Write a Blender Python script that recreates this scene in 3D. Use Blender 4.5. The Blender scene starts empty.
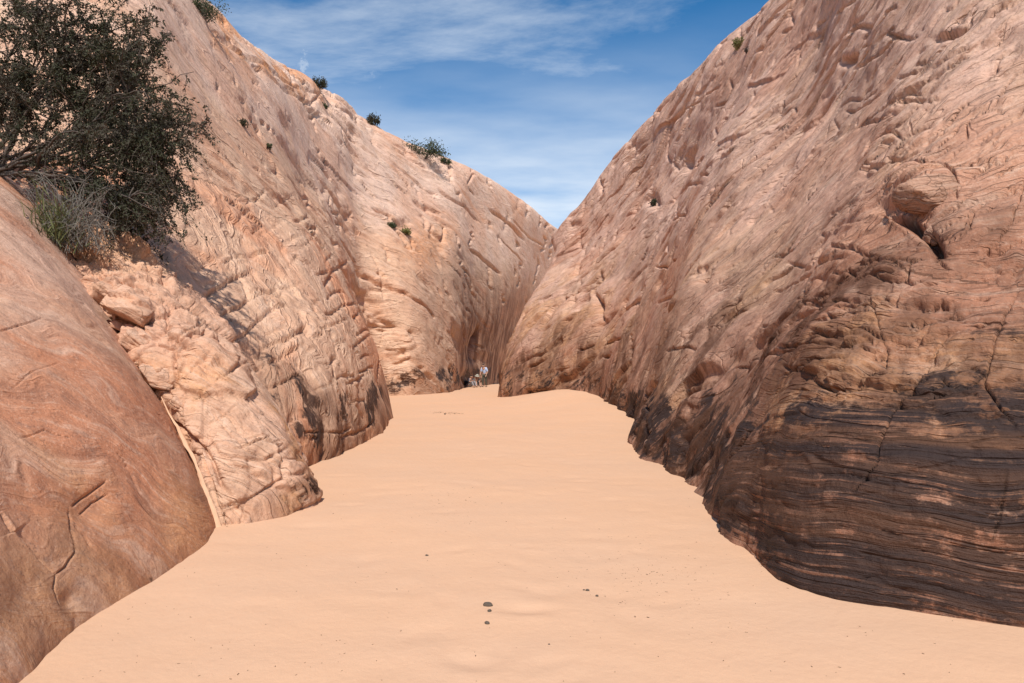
import bpy, bmesh, math, random
import numpy as np
from concurrent.futures import ThreadPoolExecutor
from mathutils import Vector, Matrix, Euler
R = math.radians
C = bpy.context.scene.collection

# ------------------------------------------------------------------ camera, sky, sun, exposure
FPX, CX, HY, EYE = 683.0, 512.0, 366.0, 1.6
scene = bpy.context.scene
cam = bpy.data.cameras.new('camera'); cam.lens = 24.0; cam.sensor_width = 36.0
cam.shift_y = (HY - 341.5) / 1024.0
cam.clip_start = 0.05; cam.clip_end = 5000
camo = bpy.data.objects.new('camera', cam); C.objects.link(camo)
camo.location = (0, 0, EYE); camo.rotation_euler = (R(90), 0, 0)
scene.camera = camo

SUN_DIR = Vector((0.0, -0.61, 0.79)).normalized()       # towards the sun
sun_el = math.asin(SUN_DIR.z); sun_az = math.atan2(SUN_DIR.x, SUN_DIR.y)
world = bpy.data.worlds.new('World'); scene.world = world; world.use_nodes = True

def build_world():
    nt = world.node_tree; nt.nodes.clear(); N = nt.nodes.new; L = nt.links.new
    out = N('ShaderNodeOutputWorld'); bg = N('ShaderNodeBackground'); L(bg.outputs[0], out.inputs[0])
    sky = N('ShaderNodeTexSky'); sky.sky_type = 'NISHITA'; sky.sun_disc = False
    sky.sun_elevation = sun_el; sky.sun_rotation = sun_az
    sky.altitude = 1500; sky.air_density = 1.0; sky.dust_density = 0.3; sky.ozone_density = 2.0
    hsv = N('ShaderNodeHueSaturation'); hsv.inputs['Saturation'].default_value = 2.1; hsv.inputs['Value'].default_value = 1.5
    hsv.inputs['Hue'].default_value = 0.495
    L(sky.outputs[0], hsv.inputs['Color'])
    tc = N('ShaderNodeTexCoord')
    sep = N('ShaderNodeSeparateXYZ'); L(tc.outputs['Generated'], sep.inputs[0])
    # project the view direction on a cloud deck high above the canyon
    zz = N('ShaderNodeMath'); zz.operation = 'MAXIMUM'; zz.inputs[1].default_value = 0.03; L(sep.outputs[2], zz.inputs[0])
    zo = N('ShaderNodeMath'); zo.operation = 'ADD'; zo.inputs[1].default_value = 0.12; L(zz.outputs[0], zo.inputs[0])
    dx = N('ShaderNodeMath'); dx.operation = 'DIVIDE'; L(sep.outputs[0], dx.inputs[0]); L(zo.outputs[0], dx.inputs[1])
    dy = N('ShaderNodeMath'); dy.operation = 'DIVIDE'; L(sep.outputs[1], dy.inputs[0]); L(zo.outputs[0], dy.inputs[1])
    cb = N('ShaderNodeCombineXYZ'); L(dx.outputs[0], cb.inputs[0]); L(dy.outputs[0], cb.inputs[1])
    m1 = N('ShaderNodeMapping'); m1.inputs['Rotation'].default_value = (0, 0, R(-38)); m1.inputs['Scale'].default_value = (0.75, 1.5, 1)
    m1.inputs['Location'].default_value = (1.75, 1.6, 0)
    L(cb.outputs[0], m1.inputs[0])
    n1 = N('ShaderNodeTexNoise'); n1.inputs['Scale'].default_value = 1.15; n1.inputs['Detail'].default_value = 9
    n1.inputs['Roughness'].default_value = 0.64; n1.inputs['Distortion'].default_value = 0.25
    L(m1.outputs[0], n1.inputs['Vector'])
    r1 = N('ShaderNodeMapRange'); r1.interpolation_type = 'SMOOTHSTEP'
    r1.inputs['From Min'].default_value = 0.40; r1.inputs['From Max'].default_value = 0.80; r1.inputs['To Max'].default_value = 0.6
    L(n1.outputs['Fac'], r1.inputs['Value'])
    # low bank of pale haze-cloud towards the horizon
    r2 = N('ShaderNodeMapRange'); r2.interpolation_type = 'SMOOTHSTEP'
    r2.inputs['From Min'].default_value = 0.50; r2.inputs['From Max'].default_value = 0.17; r2.inputs['To Max'].default_value = 0.9
    L(sep.outputs[2], r2.inputs['Value'])
    n2 = N('ShaderNodeTexNoise'); n2.inputs['Scale'].default_value = 2.2; n2.inputs['Detail'].default_value = 6
    L(m1.outputs[0], n2.inputs['Vector'])
    r3 = N('ShaderNodeMapRange'); r3.inputs['From Min'].default_value = 0.3; r3.inputs['From Max'].default_value = 0.62
    r3.inputs['To Min'].default_value = 0.45
    L(n2.outputs['Fac'], r3.inputs['Value'])
    ml = N('ShaderNodeMath'); ml.operation = 'MULTIPLY'; L(r2.outputs[0], ml.inputs[0]); L(r3.outputs[0], ml.inputs[1])
    # two small puffs of broken cloud above the left ridge
    acc = None
    for (px, py, rad, st) in ((305, 62, 0.022, 0.5), (372, 75, 0.02, 0.28), (525, 186, 0.025, 0.25)):
        d = Vector(((px - CX) / FPX, 1, (HY - py) / FPX)).normalized()
        vd = N('ShaderNodeVectorMath'); vd.operation = 'DISTANCE'; L(tc.outputs['Generated'], vd.inputs[0]); vd.inputs[1].default_value = d
        nn = N('ShaderNodeTexNoise'); nn.inputs['Scale'].default_value = 60; nn.inputs['Detail'].default_value = 6; nn.inputs['Roughness'].default_value = 0.65
        L(tc.outputs['Generated'], nn.inputs['Vector'])
        na = N('ShaderNodeMath'); na.operation = 'MULTIPLY_ADD'; na.inputs[1].default_value = -0.075; na.inputs[2].default_value = 0.0375
        L(nn.outputs['Fac'], na.inputs[0])
        ad = N('ShaderNodeMath'); ad.operation = 'ADD'; L(vd.outputs['Value'], ad.inputs[0]); L(na.outputs[0], ad.inputs[1])
        mr = N('ShaderNodeMapRange'); mr.interpolation_type = 'SMOOTHSTEP'
        mr.inputs['From Min'].default_value = rad; mr.inputs['From Max'].default_value = 0.0; mr.inputs['To Max'].default_value = st
        L(ad.outputs[0], mr.inputs['Value'])
        if acc is None: acc = mr.outputs[0]
        else:
            mm = N('ShaderNodeMath'); mm.operation = 'MAXIMUM'; L(acc, mm.inputs[0]); L(mr.outputs[0], mm.inputs[1]); acc = mm.outputs[0]
    mx = N('ShaderNodeMath'); mx.operation = 'MAXIMUM'; L(r1.outputs[0], mx.inputs[0]); L(ml.outputs[0], mx.inputs[1])
    mx2 = N('ShaderNodeMath'); mx2.operation = 'MAXIMUM'; L(mx.outputs[0], mx2.inputs[0]); L(acc, mx2.inputs[1])
    mix = N('ShaderNodeMix'); mix.data_type = 'RGBA'; L(mx2.outputs[0], mix.inputs['Factor'])
    L(hsv.outputs[0], mix.inputs['A']); mix.inputs['B'].default_value = (10.0, 10.7, 11.4, 1)
    L(mix.outputs['Result'], bg.inputs['Color']); bg.inputs['Strength'].default_value = 0.09
build_world()

sl = bpy.data.lights.new('sun', 'SUN'); sl.energy = 5.0; sl.angle = R(0.53); sl.color = (1.0, 0.955, 0.89)
so = bpy.data.objects.new('sun', sl); C.objects.link(so)
so.rotation_euler = SUN_DIR.to_track_quat('Z', 'Y').to_euler(); so.location = (20, -30, 60)
scene.view_settings.view_transform = 'Standard'; scene.view_settings.look = 'None'
scene.view_settings.exposure = 0.03; scene.view_settings.gamma = 1.0; scene.view_settings.use_curve_mapping = False

# ------------------------------------------------------------------ helpers
rng = np.random.default_rng(7); random.seed(7)
def W(px, py, d):
    return ((px - CX) / FPX * d, d, EYE + (HY - py) / FPX * d)
def proj(P):
    return CX + P[..., 0] / P[..., 1] * FPX, HY - (P[..., 2] - EYE) / P[..., 1] * FPX
def smooth(a, b, x):
    t = np.clip((x - a) / (b - a), 0, 1); return t * t * (3 - 2 * t)

_perm = rng.permutation(256).astype(np.int32); _perm = np.concatenate([_perm, _perm, _perm])
_g = rng.normal(size=(256, 3)).astype(np.float32); _g /= np.linalg.norm(_g, axis=1)[:, None]
def _perlin(P):
    Pi = np.floor(P); F = (P - Pi).astype(np.float32); I = Pi.astype(np.int32) & 255
    U = F * F * F * (F * (F * 6 - 15) + 10)
    res = 0
    for dx in (0, 1):
        ax = _perm[I[:, 0] + dx]; wx = U[:, 0] if dx else 1 - U[:, 0]
        for dy in (0, 1):
            ay = _perm[ax + I[:, 1] + dy]; wy = U[:, 1] if dy else 1 - U[:, 1]
            for dz in (0, 1):
                g = _g[_perm[ay + I[:, 2] + dz] & 255]; wz = U[:, 2] if dz else 1 - U[:, 2]
                res = res + wx * wy * wz * (g[:, 0] * (F[:, 0] - dx) + g[:, 1] * (F[:, 1] - dy) + g[:, 2] * (F[:, 2] - dz))
    return res * 1.6
_pool = ThreadPoolExecutor(4)
def noise(P):
    P = np.ascontiguousarray(P, dtype=np.float32).reshape(-1, 3)
    ch = np.array_split(P, max(1, len(P) // 40000))
    return np.concatenate(list(_pool.map(_perlin, ch)))
def wfade(wl, sp): return np.clip((wl / sp - 2.0) / 3.0, 0, 1)
def fbm(P, wl, octs, sp=None, gain=0.5, off=0.0, fn=None):
    tot = 0; a = 1.0
    for o in range(octs):
        n = noise(P / wl + off + o * 17.3)
        if fn: n = fn(n)
        tot = tot + n * a * (wfade(wl, sp) if sp is not None else 1); a *= gain; wl *= 0.5
    return tot
def _voro(P):
    Pi = np.floor(P).astype(np.int32); F = P - Pi
    f1 = np.full(len(P), 9.0, np.float32); f2 = f1.copy(); cv = np.zeros(len(P), np.float32)
    for dx in (-1, 0, 1):
        for dy in (-1, 0, 1):
            for dz in (-1, 0, 1):
                a = _perm[_perm[_perm[(Pi[:, 0] + dx) & 255] + ((Pi[:, 1] + dy) & 255)] + ((Pi[:, 2] + dz) & 255)]
                q = _g[a] * 0.45 + 0.5
                d = (q[:, 0] + dx - F[:, 0]) ** 2 + (q[:, 1] + dy - F[:, 1]) ** 2 + (q[:, 2] + dz - F[:, 2]) ** 2
                d = np.sqrt(d); m = d < f1
                f2 = np.where(m, f1, np.minimum(f2, d)); f1 = np.where(m, d, f1); cv = np.where(m, _g[(a * 7 + 3) & 255, 1], cv)
    return np.stack([f2 - f1, cv], -1)
def voro_edge(P): return voro(P)[:, 0]
def voro(P):
    P = np.ascontiguousarray(P, dtype=np.float32)
    return np.concatenate(list(_pool.map(_voro, np.array_split(P, max(1, len(P) // 40000)))))

def tagit(o, label=None, cat=None, group=None, kind=None):
    if label: o['label'] = label
    if cat: o['category'] = cat
    if group: o['group'] = group
    if kind: o['kind'] = kind
    return o
def mesh_np(name, V, F, mat, parent=None, smoothed=True):
    """V (n,3), F (m,k) arrays -> one linked object."""
    V = np.asarray(V, np.float32); F = np.asarray(F, np.int32); k = F.shape[1]
    me = bpy.data.meshes.new(name)
    me.vertices.add(len(V)); me.vertices.foreach_set('co', V.ravel())
    me.loops.add(F.size); me.loops.foreach_set('vertex_index', F.ravel())
    me.polygons.add(len(F)); me.polygons.foreach_set('loop_start', np.arange(len(F), dtype=np.int32) * k)
    me.polygons.foreach_set('use_smooth', np.full(len(F), smoothed))
    me.update(calc_edges=True)
    if mat: me.materials.append(mat)
    o = bpy.data.objects.new(name, me); C.objects.link(o)
    if parent: o.parent = parent
    return o
def empty(name, loc):
    o = bpy.data.objects.new(name, None); C.objects.link(o); o.location = loc; o.empty_display_size = 0.2; return o

# ------------------------------------------------------------------ materials
def new_mat(name):
    m = bpy.data.materials.new(name); m.use_nodes = True
    nt = m.node_tree; b = nt.nodes['Principled BSDF']; b.inputs['Roughness'].default_value = 0.9
    b.inputs['Specular IOR Level'].default_value = 0.15
    return m, nt, b
class NG:
    def __init__(s, nt): s.nt = nt
    def n(s, t, **k):
        nd = s.nt.nodes.new(t)
        for a, v in k.items(): setattr(nd, a, v)
        return nd
    def l(s, a, b): s.nt.links.new(a, b)
    def noise(s, vec, scale, detail=4, rough=0.55, dist=0):
        nd = s.n('ShaderNodeTexNoise'); nd.inputs['Scale'].default_value = scale; nd.inputs['Detail'].default_value = detail
        nd.inputs['Roughness'].default_value = rough; nd.inputs['Distortion'].default_value = dist; s.l(vec, nd.inputs['Vector']); return nd.outputs['Fac']
    def rng(s, v, a, b, c=0.0, d=1.0, sm=True):
        nd = s.n('ShaderNodeMapRange'); nd.interpolation_type = 'SMOOTHSTEP' if sm else 'LINEAR'
        for k, x in zip(('From Min', 'From Max', 'To Min', 'To Max'), (a, b, c, d)): nd.inputs[k].default_value = x
        s.l(v, nd.inputs['Value']); return nd.outputs[0]
    def mix(s, f, A, B, mode='MIX'):
        nd = s.n('ShaderNodeMix', data_type='RGBA', blend_type=mode)
        for k, x in (('Factor', f), ('A', A), ('B', B)):
            i = nd.inputs[k] if k != 'Factor' else nd.inputs[0]
            if k != 'Factor': i = [q for q in nd.inputs if q.name == k and q.type == 'RGBA'][0]
            if isinstance(x, (tuple, float, int)):
                i.default_value = (*x, 1) if isinstance(x, tuple) else x
            else: s.l(x, i)
        return [q for q in nd.outputs if q.type == 'RGBA'][0]
    def math(s, op, a, b=None):
        nd = s.n('ShaderNodeMath', operation=op)
        for i, x in enumerate((a, b)):
            if x is None: continue
            if isinstance(x, (int, float)): nd.inputs[i].default_value = x
            else: s.l(x, nd.inputs[i])
        return nd.outputs[0]
    def attr(s, name):
        nd = s.n('ShaderNodeAttribute'); nd.attribute_name = name; return nd

def rock_material(name, pink, tan, red, orange, bump=0.02, linestr=0.45, skin=(0.5, 0.34, 0.28), seamdep=0.9, polys=0.5):
    m, nt, b = new_mat(name); g = NG(nt)
    pos = g.n('ShaderNodeNewGeometry').outputs['Position']
    bed = g.attr('bedco').outputs['Vector']
    hue = g.attr('hue').outputs['Fac']; var = g.attr('varnish').outputs['Fac']; orn = g.attr('ochre').outputs['Fac']; redm = g.attr('redness').outputs['Fac']
    streak = g.attr('streakco').outputs['Vector']
    # patchy body colour
    n0 = g.noise(pos, 0.55, 5, 0.6); n1 = g.noise(pos, 2.3, 6, 0.62)
    col = g.mix(g.rng(n0, 0.35, 0.65), pink, tan)
    col = g.mix(g.math('MULTIPLY', g.math('MAXIMUM', hue, 0.0), g.rng(n1, 0.3, 0.55, 0.4, 1.0)), col, skin)
    rm = g.math('ADD', redm, g.rng(g.noise(bed, 0.9, 5, 0.6), 0.52, 0.72, 0, 0.5))
    rm = g.math('MINIMUM', rm, 1.0)
    col = g.mix(rm, col, red)
    om = g.math('MULTIPLY', orn, g.rng(n1, 0.3, 0.6, 0.35, 1.0))
    col = g.mix(om, col, orange)
    # fine bedding lines, light and dark
    bl = g.noise(bed, 3.2, 5, 0.68)
    col = g.mix(g.rng(bl, 0.50, 0.66, 0, linestr), col, (0.27, 0.14, 0.095))
    col = g.mix(g.rng(bl, 0.47, 0.33, 0, 0.5), col, (0.70, 0.48, 0.35))
    bf = g.noise(bed, 10.0, 4, 0.65)
    col = g.mix(g.rng(bf, 0.52, 0.66, 0, linestr * 0.9), col, (0.27, 0.14, 0.095))
    col = g.mix(g.rng(bf, 0.46, 0.34, 0, 0.30), col, (0.70, 0.48, 0.35))
    # grey-brown weathering skin and speckle
    n3 = g.noise(pos, 7.0, 6, 0.78)
    col = g.mix(g.rng(n3, 0.52, 0.68, 0, 0.45), col, (0.28, 0.175, 0.13))
    n4 = g.noise(pos, 34.0, 4, 0.78)
    col = g.mix(g.rng(n4, 0.53, 0.68, 0, 0.45), col, (0.25, 0.145, 0.10))
    col = g.mix(g.rng(n4, 0.46, 0.32, 0, 0.40), col, (0.72, 0.51, 0.38))
    n5 = g.noise(pos, 16.0, 3, 0.8)
    col = g.mix(g.rng(n5, 0.60, 0.72, 0, 0.55), col, (0.17, 0.095, 0.065))
    # brown drips that run down from above
    dr = g.noise(streak, 1.0, 4, 0.66)
    sm = g.math('MULTIPLY', g.attr('stain').outputs['Fac'], g.rng(dr, 0.37, 0.58, 0.30, 1.0))
    col = g.mix(g.math('MULTIPLY', sm, 0.86), col, (0.15, 0.070, 0.042))
    # desert varnish: blue-black skin broken by tan scratches along the bedding
    vb = g.noise(bed, 2.0, 5, 0.72); vs = g.noise(pos, 3.2, 6, 0.72)
    vn = g.math('ADD', g.math('MULTIPLY', vb, 0.5), g.math('MULTIPLY', vs, 0.5))
    vm = g.rng(g.math('ADD', g.math('MULTIPLY', g.math('SUBTRACT', vn, 0.5), 2.0), g.math('MULTIPLY', g.math('SUBTRACT', var, 0.66), 0.55)), -0.09, 0.06)
    vm = g.math('MULTIPLY', vm, g.rng(g.math('ADD', g.math('MULTIPLY', bf, .7), g.math('MULTIPLY', n3, .3)), 0.53, 0.62, 1.0, 0.2))
    vcol = g.mix(g.rng(g.noise(bed, 1.1, 5, 0.6), 0.42, 0.6), (0.046, 0.029, 0.025), (0.115, 0.056, 0.033))
    col = g.mix(vm, col, vcol)
    g.l(col, b.inputs['Base Color'])
    g.l(g.rng(vm, 0, 1, 0.92, 0.66), b.inputs['Roughness'])
    # small relief
    # fine open seams: thin iso-lines of the bedding noise, broken up by patches
    seam = None; sw = g.attr('seamw').outputs['Fac']
    for sc, wd, dp, off in ((0.7, 0.008, 1.3, 3.0), (1.7, 0.011, 0.9, 9.0), (4.0, 0.018, 0.5, 5.0)):
        mp_ = g.n('ShaderNodeMapping'); mp_.inputs['Location'].default_value = (off, off * 2, off * 3); g.l(bed, mp_.inputs[0])
        nn = g.noise(mp_.outputs[0], sc, 2, 0.55)
        ln = g.rng(g.math('DIVIDE', g.math('ABSOLUTE', g.math('SUBTRACT', nn, 0.5)), sw), 0.0, wd, dp, 0.0)
        ln = g.math('MULTIPLY', ln, g.rng(g.noise(pos, 0.9 * sc + .3, 2, 0.6), 0.45, 0.56))
        seam = ln if seam is None else g.math('ADD', seam, ln)
    wn = g.n('ShaderNodeTexNoise'); wn.inputs['Scale'].default_value = 1.3; wn.inputs['Detail'].default_value = 4; g.l(bed, wn.inputs['Vector'])
    wv = g.n('ShaderNodeVectorMath', operation='MULTIPLY_ADD'); g.l(wn.outputs['Color'], wv.inputs[0]); wv.inputs[1].default_value = (.22, .22, .22); g.l(g.attr('polyco').outputs['Vector'], wv.inputs[2])
    for sc, wd, dp in (((0.9, 0.012, 1.1),) if polys > 0 else ()):
        vo = g.n('ShaderNodeTexVoronoi', feature='DISTANCE_TO_EDGE'); vo.inputs['Scale'].default_value = sc; g.l(wv.outputs[0], vo.inputs['Vector'])
        ln = g.rng(g.math('DIVIDE', vo.outputs['Distance'], sw), 0.0, wd, dp, 0.0)
        seam = g.math('ADD', seam, g.math('MULTIPLY', g.math('MULTIPLY', ln, polys), g.rng(g.noise(pos, 0.8, 3, 0.6), 0.42, 0.55)))
    hgt = g.math('ADD', g.math('MULTIPLY', bl, 1.1), g.math('ADD', g.math('MULTIPLY', bf, 0.7), g.math('MULTIPLY', g.noise(pos, 6.0, 7, 0.74), 1.3)))
    hgt = g.math('SUBTRACT', hgt, g.math('MULTIPLY', seam, seamdep))
    bp = g.n('ShaderNodeBump'); bp.inputs['Strength'].default_value = 0.85; bp.inputs['Distance'].default_value = bump * 1.7
    g.l(hgt, bp.inputs['Height']); g.l(bp.outputs[0], b.inputs['Normal'])
    return m

MAT_R = rock_material('weathered_red_sandstone', (0.61, 0.355, 0.25), (0.60, 0.365, 0.235), (0.50, 0.225, 0.132), (0.56, 0.29, 0.125), bump=0.030, skin=(0.66, 0.425, 0.325), linestr=0.32)
MAT_L = rock_material('pale_pink_sandstone', (0.66, 0.405, 0.265), (0.67, 0.435, 0.29), (0.64, 0.295, 0.16), (0.67, 0.29, 0.125), bump=0.022, linestr=0.34, skin=(0.76, 0.52, 0.40), polys=0.8)
MAT_A = rock_material('smooth_brown_sandstone', (0.60, 0.345, 0.215), (0.60, 0.37, 0.245), (0.53, 0.225, 0.12), (0.59, 0.30, 0.135), bump=0.014, linestr=0.32, skin=(0.65, 0.43, 0.32), seamdep=0.22, polys=0.0)

MAT_F = rock_material('fractured_tan_sandstone', (0.66, 0.40, 0.27), (0.66, 0.42, 0.275), (0.60, 0.29, 0.165), (0.66, 0.33, 0.15), bump=0.020, linestr=0.30, skin=(0.68, 0.45, 0.33), seamdep=0.40, polys=1.3)

def sand_material():
    m, nt, b = new_mat('fine_orange_sand'); g = NG(nt)
    pos = g.n('ShaderNodeNewGeometry').outputs['Position']
    n0 = g.noise(pos, 0.5, 5, 0.6); n1 = g.noise(pos, 9.0, 6, 0.65); n2 = g.noise(pos, 160.0, 3, 0.6)
    col = g.mix(g.rng(n0, 0.35, 0.65), (0.63, 0.378, 0.230), (0.615, 0.378, 0.238))
    col = g.mix(g.rng(n1, 0.45, 0.7, 0, 0.25), col, (0.585, 0.342, 0.21))
    col = g.mix(g.rng(n2, 0.56, 0.76, 0, 0.30), col, (0.46, 0.28, 0.175))
    col = g.mix(g.rng(n2, 0.44, 0.28, 0, 0.25), col, (0.70, 0.48, 0.33))
    g.l(col, b.inputs['Base Color']); b.inputs['Roughness'].default_value = 0.95
    h = g.math('ADD', g.math('MULTIPLY', g.noise(pos, 14.0, 7, 0.6), 1.0), g.math('MULTIPLY', n2, 0.15))
    bp = g.n('ShaderNodeBump'); bp.inputs['Strength'].default_value = 0.55; bp.inputs['Distance'].default_value = 0.012
    g.l(h, bp.inputs['Height']); g.l(bp.outputs[0], b.inputs['Normal'])
    return m
MAT_SAND = sand_material()

# ------------------------------------------------------------------ sand floor: one sheet
BANKS = [  # x, y, radius x, radius y, height: drifts blown up against the rock
    (2.6, 28.5, 2.6, 4.0, 0.60), (0.6, 33.5, 2.5, 4.0, 0.08), (-5.0, 39.0, 3.0, 5.0, 0.06), (2.9, 22.5, 1.6, 4.0, 0.22)]
def sand_h(x, y):
    P = np.stack([x, y, np.zeros_like(x)], -1).reshape(-1, 3)
    z = 0.05 * noise(P / 5.0) * np.clip(y.ravel() / 10, 0.2, 1)
    z = z + 0.018 * noise(P / 1.3 + 5) + 0.006 * noise(P / 0.35 + 9)
    z = z.reshape(x.shape)
    for bx, by, rx, ry, h in BANKS:
        z = z + h * np.exp(-((x - bx) / rx) ** 2 - ((y - by) / ry) ** 2)
    z = z * np.where(np.hypot(x, y) > 90, 0.2, 1)
    return z
def make_sand():
    a = np.linspace(-1, 1, 560); xs = np.sign(a) * (np.abs(a) ** 2.6 * 150 + np.abs(a) * 5)
    ys = np.concatenate([np.linspace(-60, 1.8, 40)[:-1], np.exp(np.linspace(math.log(1.8), math.log(70), 760)), np.linspace(73, 400, 40)])
    X, Y = np.meshgrid(xs, ys)
    Z = sand_h(X, Y)
    # foot scuffs pressed in the sand, mostly along the middle
    r2 = np.random.default_rng(3)
    for i in range(260):
        d = 2.4 * (30 ** r2.random()); px = 512 + r2.normal() * 170 / (1 + d / 25) + 10
        fx, fy = (px - CX) / FPX * d, d; s = 0.10 + 0.06 * r2.random(); an = r2.random() * 3.14
        ci = np.searchsorted(ys, (fy - 0.6, fy + 0.6)); cj = np.searchsorted(xs, (fx - 0.6, fx + 0.6))
        sx = X[ci[0]:ci[1], cj[0]:cj[1]] - fx; sy = Y[ci[0]:ci[1], cj[0]:cj[1]] - fy
        u = sx * math.cos(an) + sy * math.sin(an); v = -sx * math.sin(an) + sy * math.cos(an)
        q = (u / (s * 1.7)) ** 2 + (v / s) ** 2
        Z[ci[0]:ci[1], cj[0]:cj[1]] += (0.004 + 0.010 * r2.random()) * (q - 0.75) * np.exp(-q * 1.1)
    V = np.stack([X, Y, Z], -1).reshape(-1, 3)
    ny, nx = X.shape; i = np.arange(ny * nx).reshape(ny, nx)
    F = np.stack([i[:-1, :-1], i[:-1, 1:], i[1:, 1:], i[1:, :-1]], -1).reshape(-1, 4)
    tagit(mesh_np('sand_floor', V, F, MAT_SAND), kind='structure')
make_sand()

# ------------------------------------------------------------------ canyon walls: lofted sheets with real relief
def spline_axis(Cp, t, tq, mono=False):
    """cubic Hermite through Cp (n,...) at knots t, sampled at tq"""
    n = len(t); h = np.diff(t)
    sl_ = (Cp[1:] - Cp[:-1]) / h.reshape(-1, *([1] * (Cp.ndim - 1)))
    T = np.empty_like(Cp); T[0] = sl_[0]; T[-1] = sl_[-1]
    for k in range(1, n - 1):
        T[k] = (sl_[k - 1] * h[k] + sl_[k] * h[k - 1]) / (h[k] + h[k - 1])
        if mono:   # keep each coordinate from overshooting where columns bunch up
            lim = np.minimum(np.abs(sl_[k - 1]), np.abs(sl_[k])) * 1.8
            T[k] = np.where(sl_[k - 1] * sl_[k] > 0, np.clip(T[k], -lim, lim), T[k] * 0.25)
    k = np.clip(np.searchsorted(t, tq, side='right') - 1, 0, n - 2)
    s = ((tq - t[k]) / h[k]).reshape(-1, *([1] * (Cp.ndim - 1))); hk = h[k].reshape(s.shape)
    return ((2 * s**3 - 3 * s**2 + 1) * Cp[k] + (s**3 - 2 * s**2 + s) * hk * T[k] + (-2 * s**3 + 3 * s**2) * Cp[k + 1] + (s**3 - s**2) * hk * T[k + 1])
def knots_and_samples(d_world, d_px, step, cap, dist=None):
    t = np.concatenate([[0], np.cumsum(d_world)]); q = []
    for k in range(len(d_world)):
        n = d_px[k] / step
        if dist is not None: n = max(n, d_world[k] / (dist[k] / FPX * step * 2.6))
        n = int(np.clip(n, 6, cap)); q.append(np.linspace(t[k], t[k + 1], n, endpoint=False))
    q.append([t[-1]]); return t, np.concatenate(q)
class Wall: pass
def loft(cols, outs, step=1.35, cap=260, mono=False):
    """cols: list of columns, each a list of (px,py,d) from the sand up; outs: outward direction per column for the back slope"""
    G = []
    for c, o in zip(cols, outs):
        p = [np.array(W(*q)) for q in c]
        low = p[0].copy(); low[2] = -1.2; low[:2] += np.array(o[:2]) * -0.10
        b1 = p[-1] + np.array([o[0] * 5, o[1] * 5, -1.2]); b2 = p[-1] + np.array([o[0] * 13, o[1] * 13, -5.5])
        G.append([low] + p + [b1, b2])
    G = np.array(G)                                     # ncol, nrow, 3
    dw = np.linalg.norm(np.diff(G, axis=0), axis=2).mean(1); pxx, pyy = proj(np.maximum(G, [-1e9, 0.5, -1e9]))
    PX = np.stack([pxx, pyy], -1)
    dp = np.linalg.norm(np.diff(PX, axis=0), axis=2)[:, 1:-2].mean(1)
    dd = np.maximum(0.5 * (G[1:, 1:-2, 1] + G[:-1, 1:-2, 1]).mean(1), 3.0)
    tu, qu = knots_and_samples(dw, dp, step, cap, dd)
    dw2 = np.linalg.norm(np.diff(G, axis=1), axis=2).mean(0); dp2 = np.linalg.norm(np.diff(PX, axis=1), axis=2).mean(0)
    dp2[0] = 40; dp2[-2] = 70; dp2[-1] = 20
    tv, qv = knots_and_samples(dw2, dp2, step, cap)
    S = spline_axis(G, tu, qu, mono)                          # nu, nrow, 3
    S = np.swapaxes(spline_axis(np.swapaxes(S, 0, 1), tv, qv), 0, 1)   # nu, nv, 3
    w = Wall(); w.P = S.astype(np.float32); w.nu, w.nv = S.shape[:2]
    return w
def grid_normals(P):
    du = np.gradient(P, axis=0); dv = np.gradient(P, axis=1)
    n = np.cross(du, dv); n /= np.linalg.norm(n, axis=2)[..., None] + 1e-9
    return n
def finish_geom(w):
    """flat arrays: P, N towards the canyon, projected px/py and the pixel footprint sp (m)"""
    N = grid_normals(w.P)
    mid = w.P[w.nu // 2, w.nv // 3]; nn = N[w.nu // 2, w.nv // 3]
    if np.dot(nn, np.array([0, 0, EYE]) - mid) < 0: N = -N
    w.N = N.reshape(-1, 3); w.F0 = w.P.reshape(-1, 3).copy()
    w.px, w.py = proj(np.maximum(w.F0, np.array([-1e9, 0.5, -1e9])))
    w.sp = np.maximum(w.F0[:, 1], 2.0) / FPX * 1.4
    gu = np.linalg.norm(np.gradient(w.P, axis=0), axis=2); gv = np.linalg.norm(np.gradient(w.P, axis=1), axis=2)
    w.gu, w.gv = gu, gv
    w.sp = np.maximum(w.sp, 0.9 * np.maximum(gu, gv).ravel())
    w.front = (w.N * (np.array([0, 0, EYE], np.float32) - w.F0)).sum(1) > 0
    w.D = np.zeros(len(w.F0), np.float32)
def on_wall(w, px, py):
    """point of the undisplaced wall seen at a photo position"""
    m = np.where(w.front & (np.abs(w.px - px) < 16) & (np.abs(w.py - py) < 16))[0]
    if len(m) == 0: m = np.where(np.abs(w.px - px) + np.abs(w.py - py) < 60)[0]
    if len(m) == 0: m = np.arange(len(w.px))
    d2 = (w.px[m] - px) ** 2 + (w.py[m] - py) ** 2
    k = d2 <= d2.min() + 30; c = m[k]; d2 = d2[k]
    k = w.F0[c, 1] < w.F0[c, 1].min() * 1.10; c = c[k]; d2 = d2[k]
    o = np.argsort(d2)[:6]; wt = 1 / (d2[o] + 0.05)
    return (w.F0[c[o]] * wt[:, None]).sum(0) / wt.sum()
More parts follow.
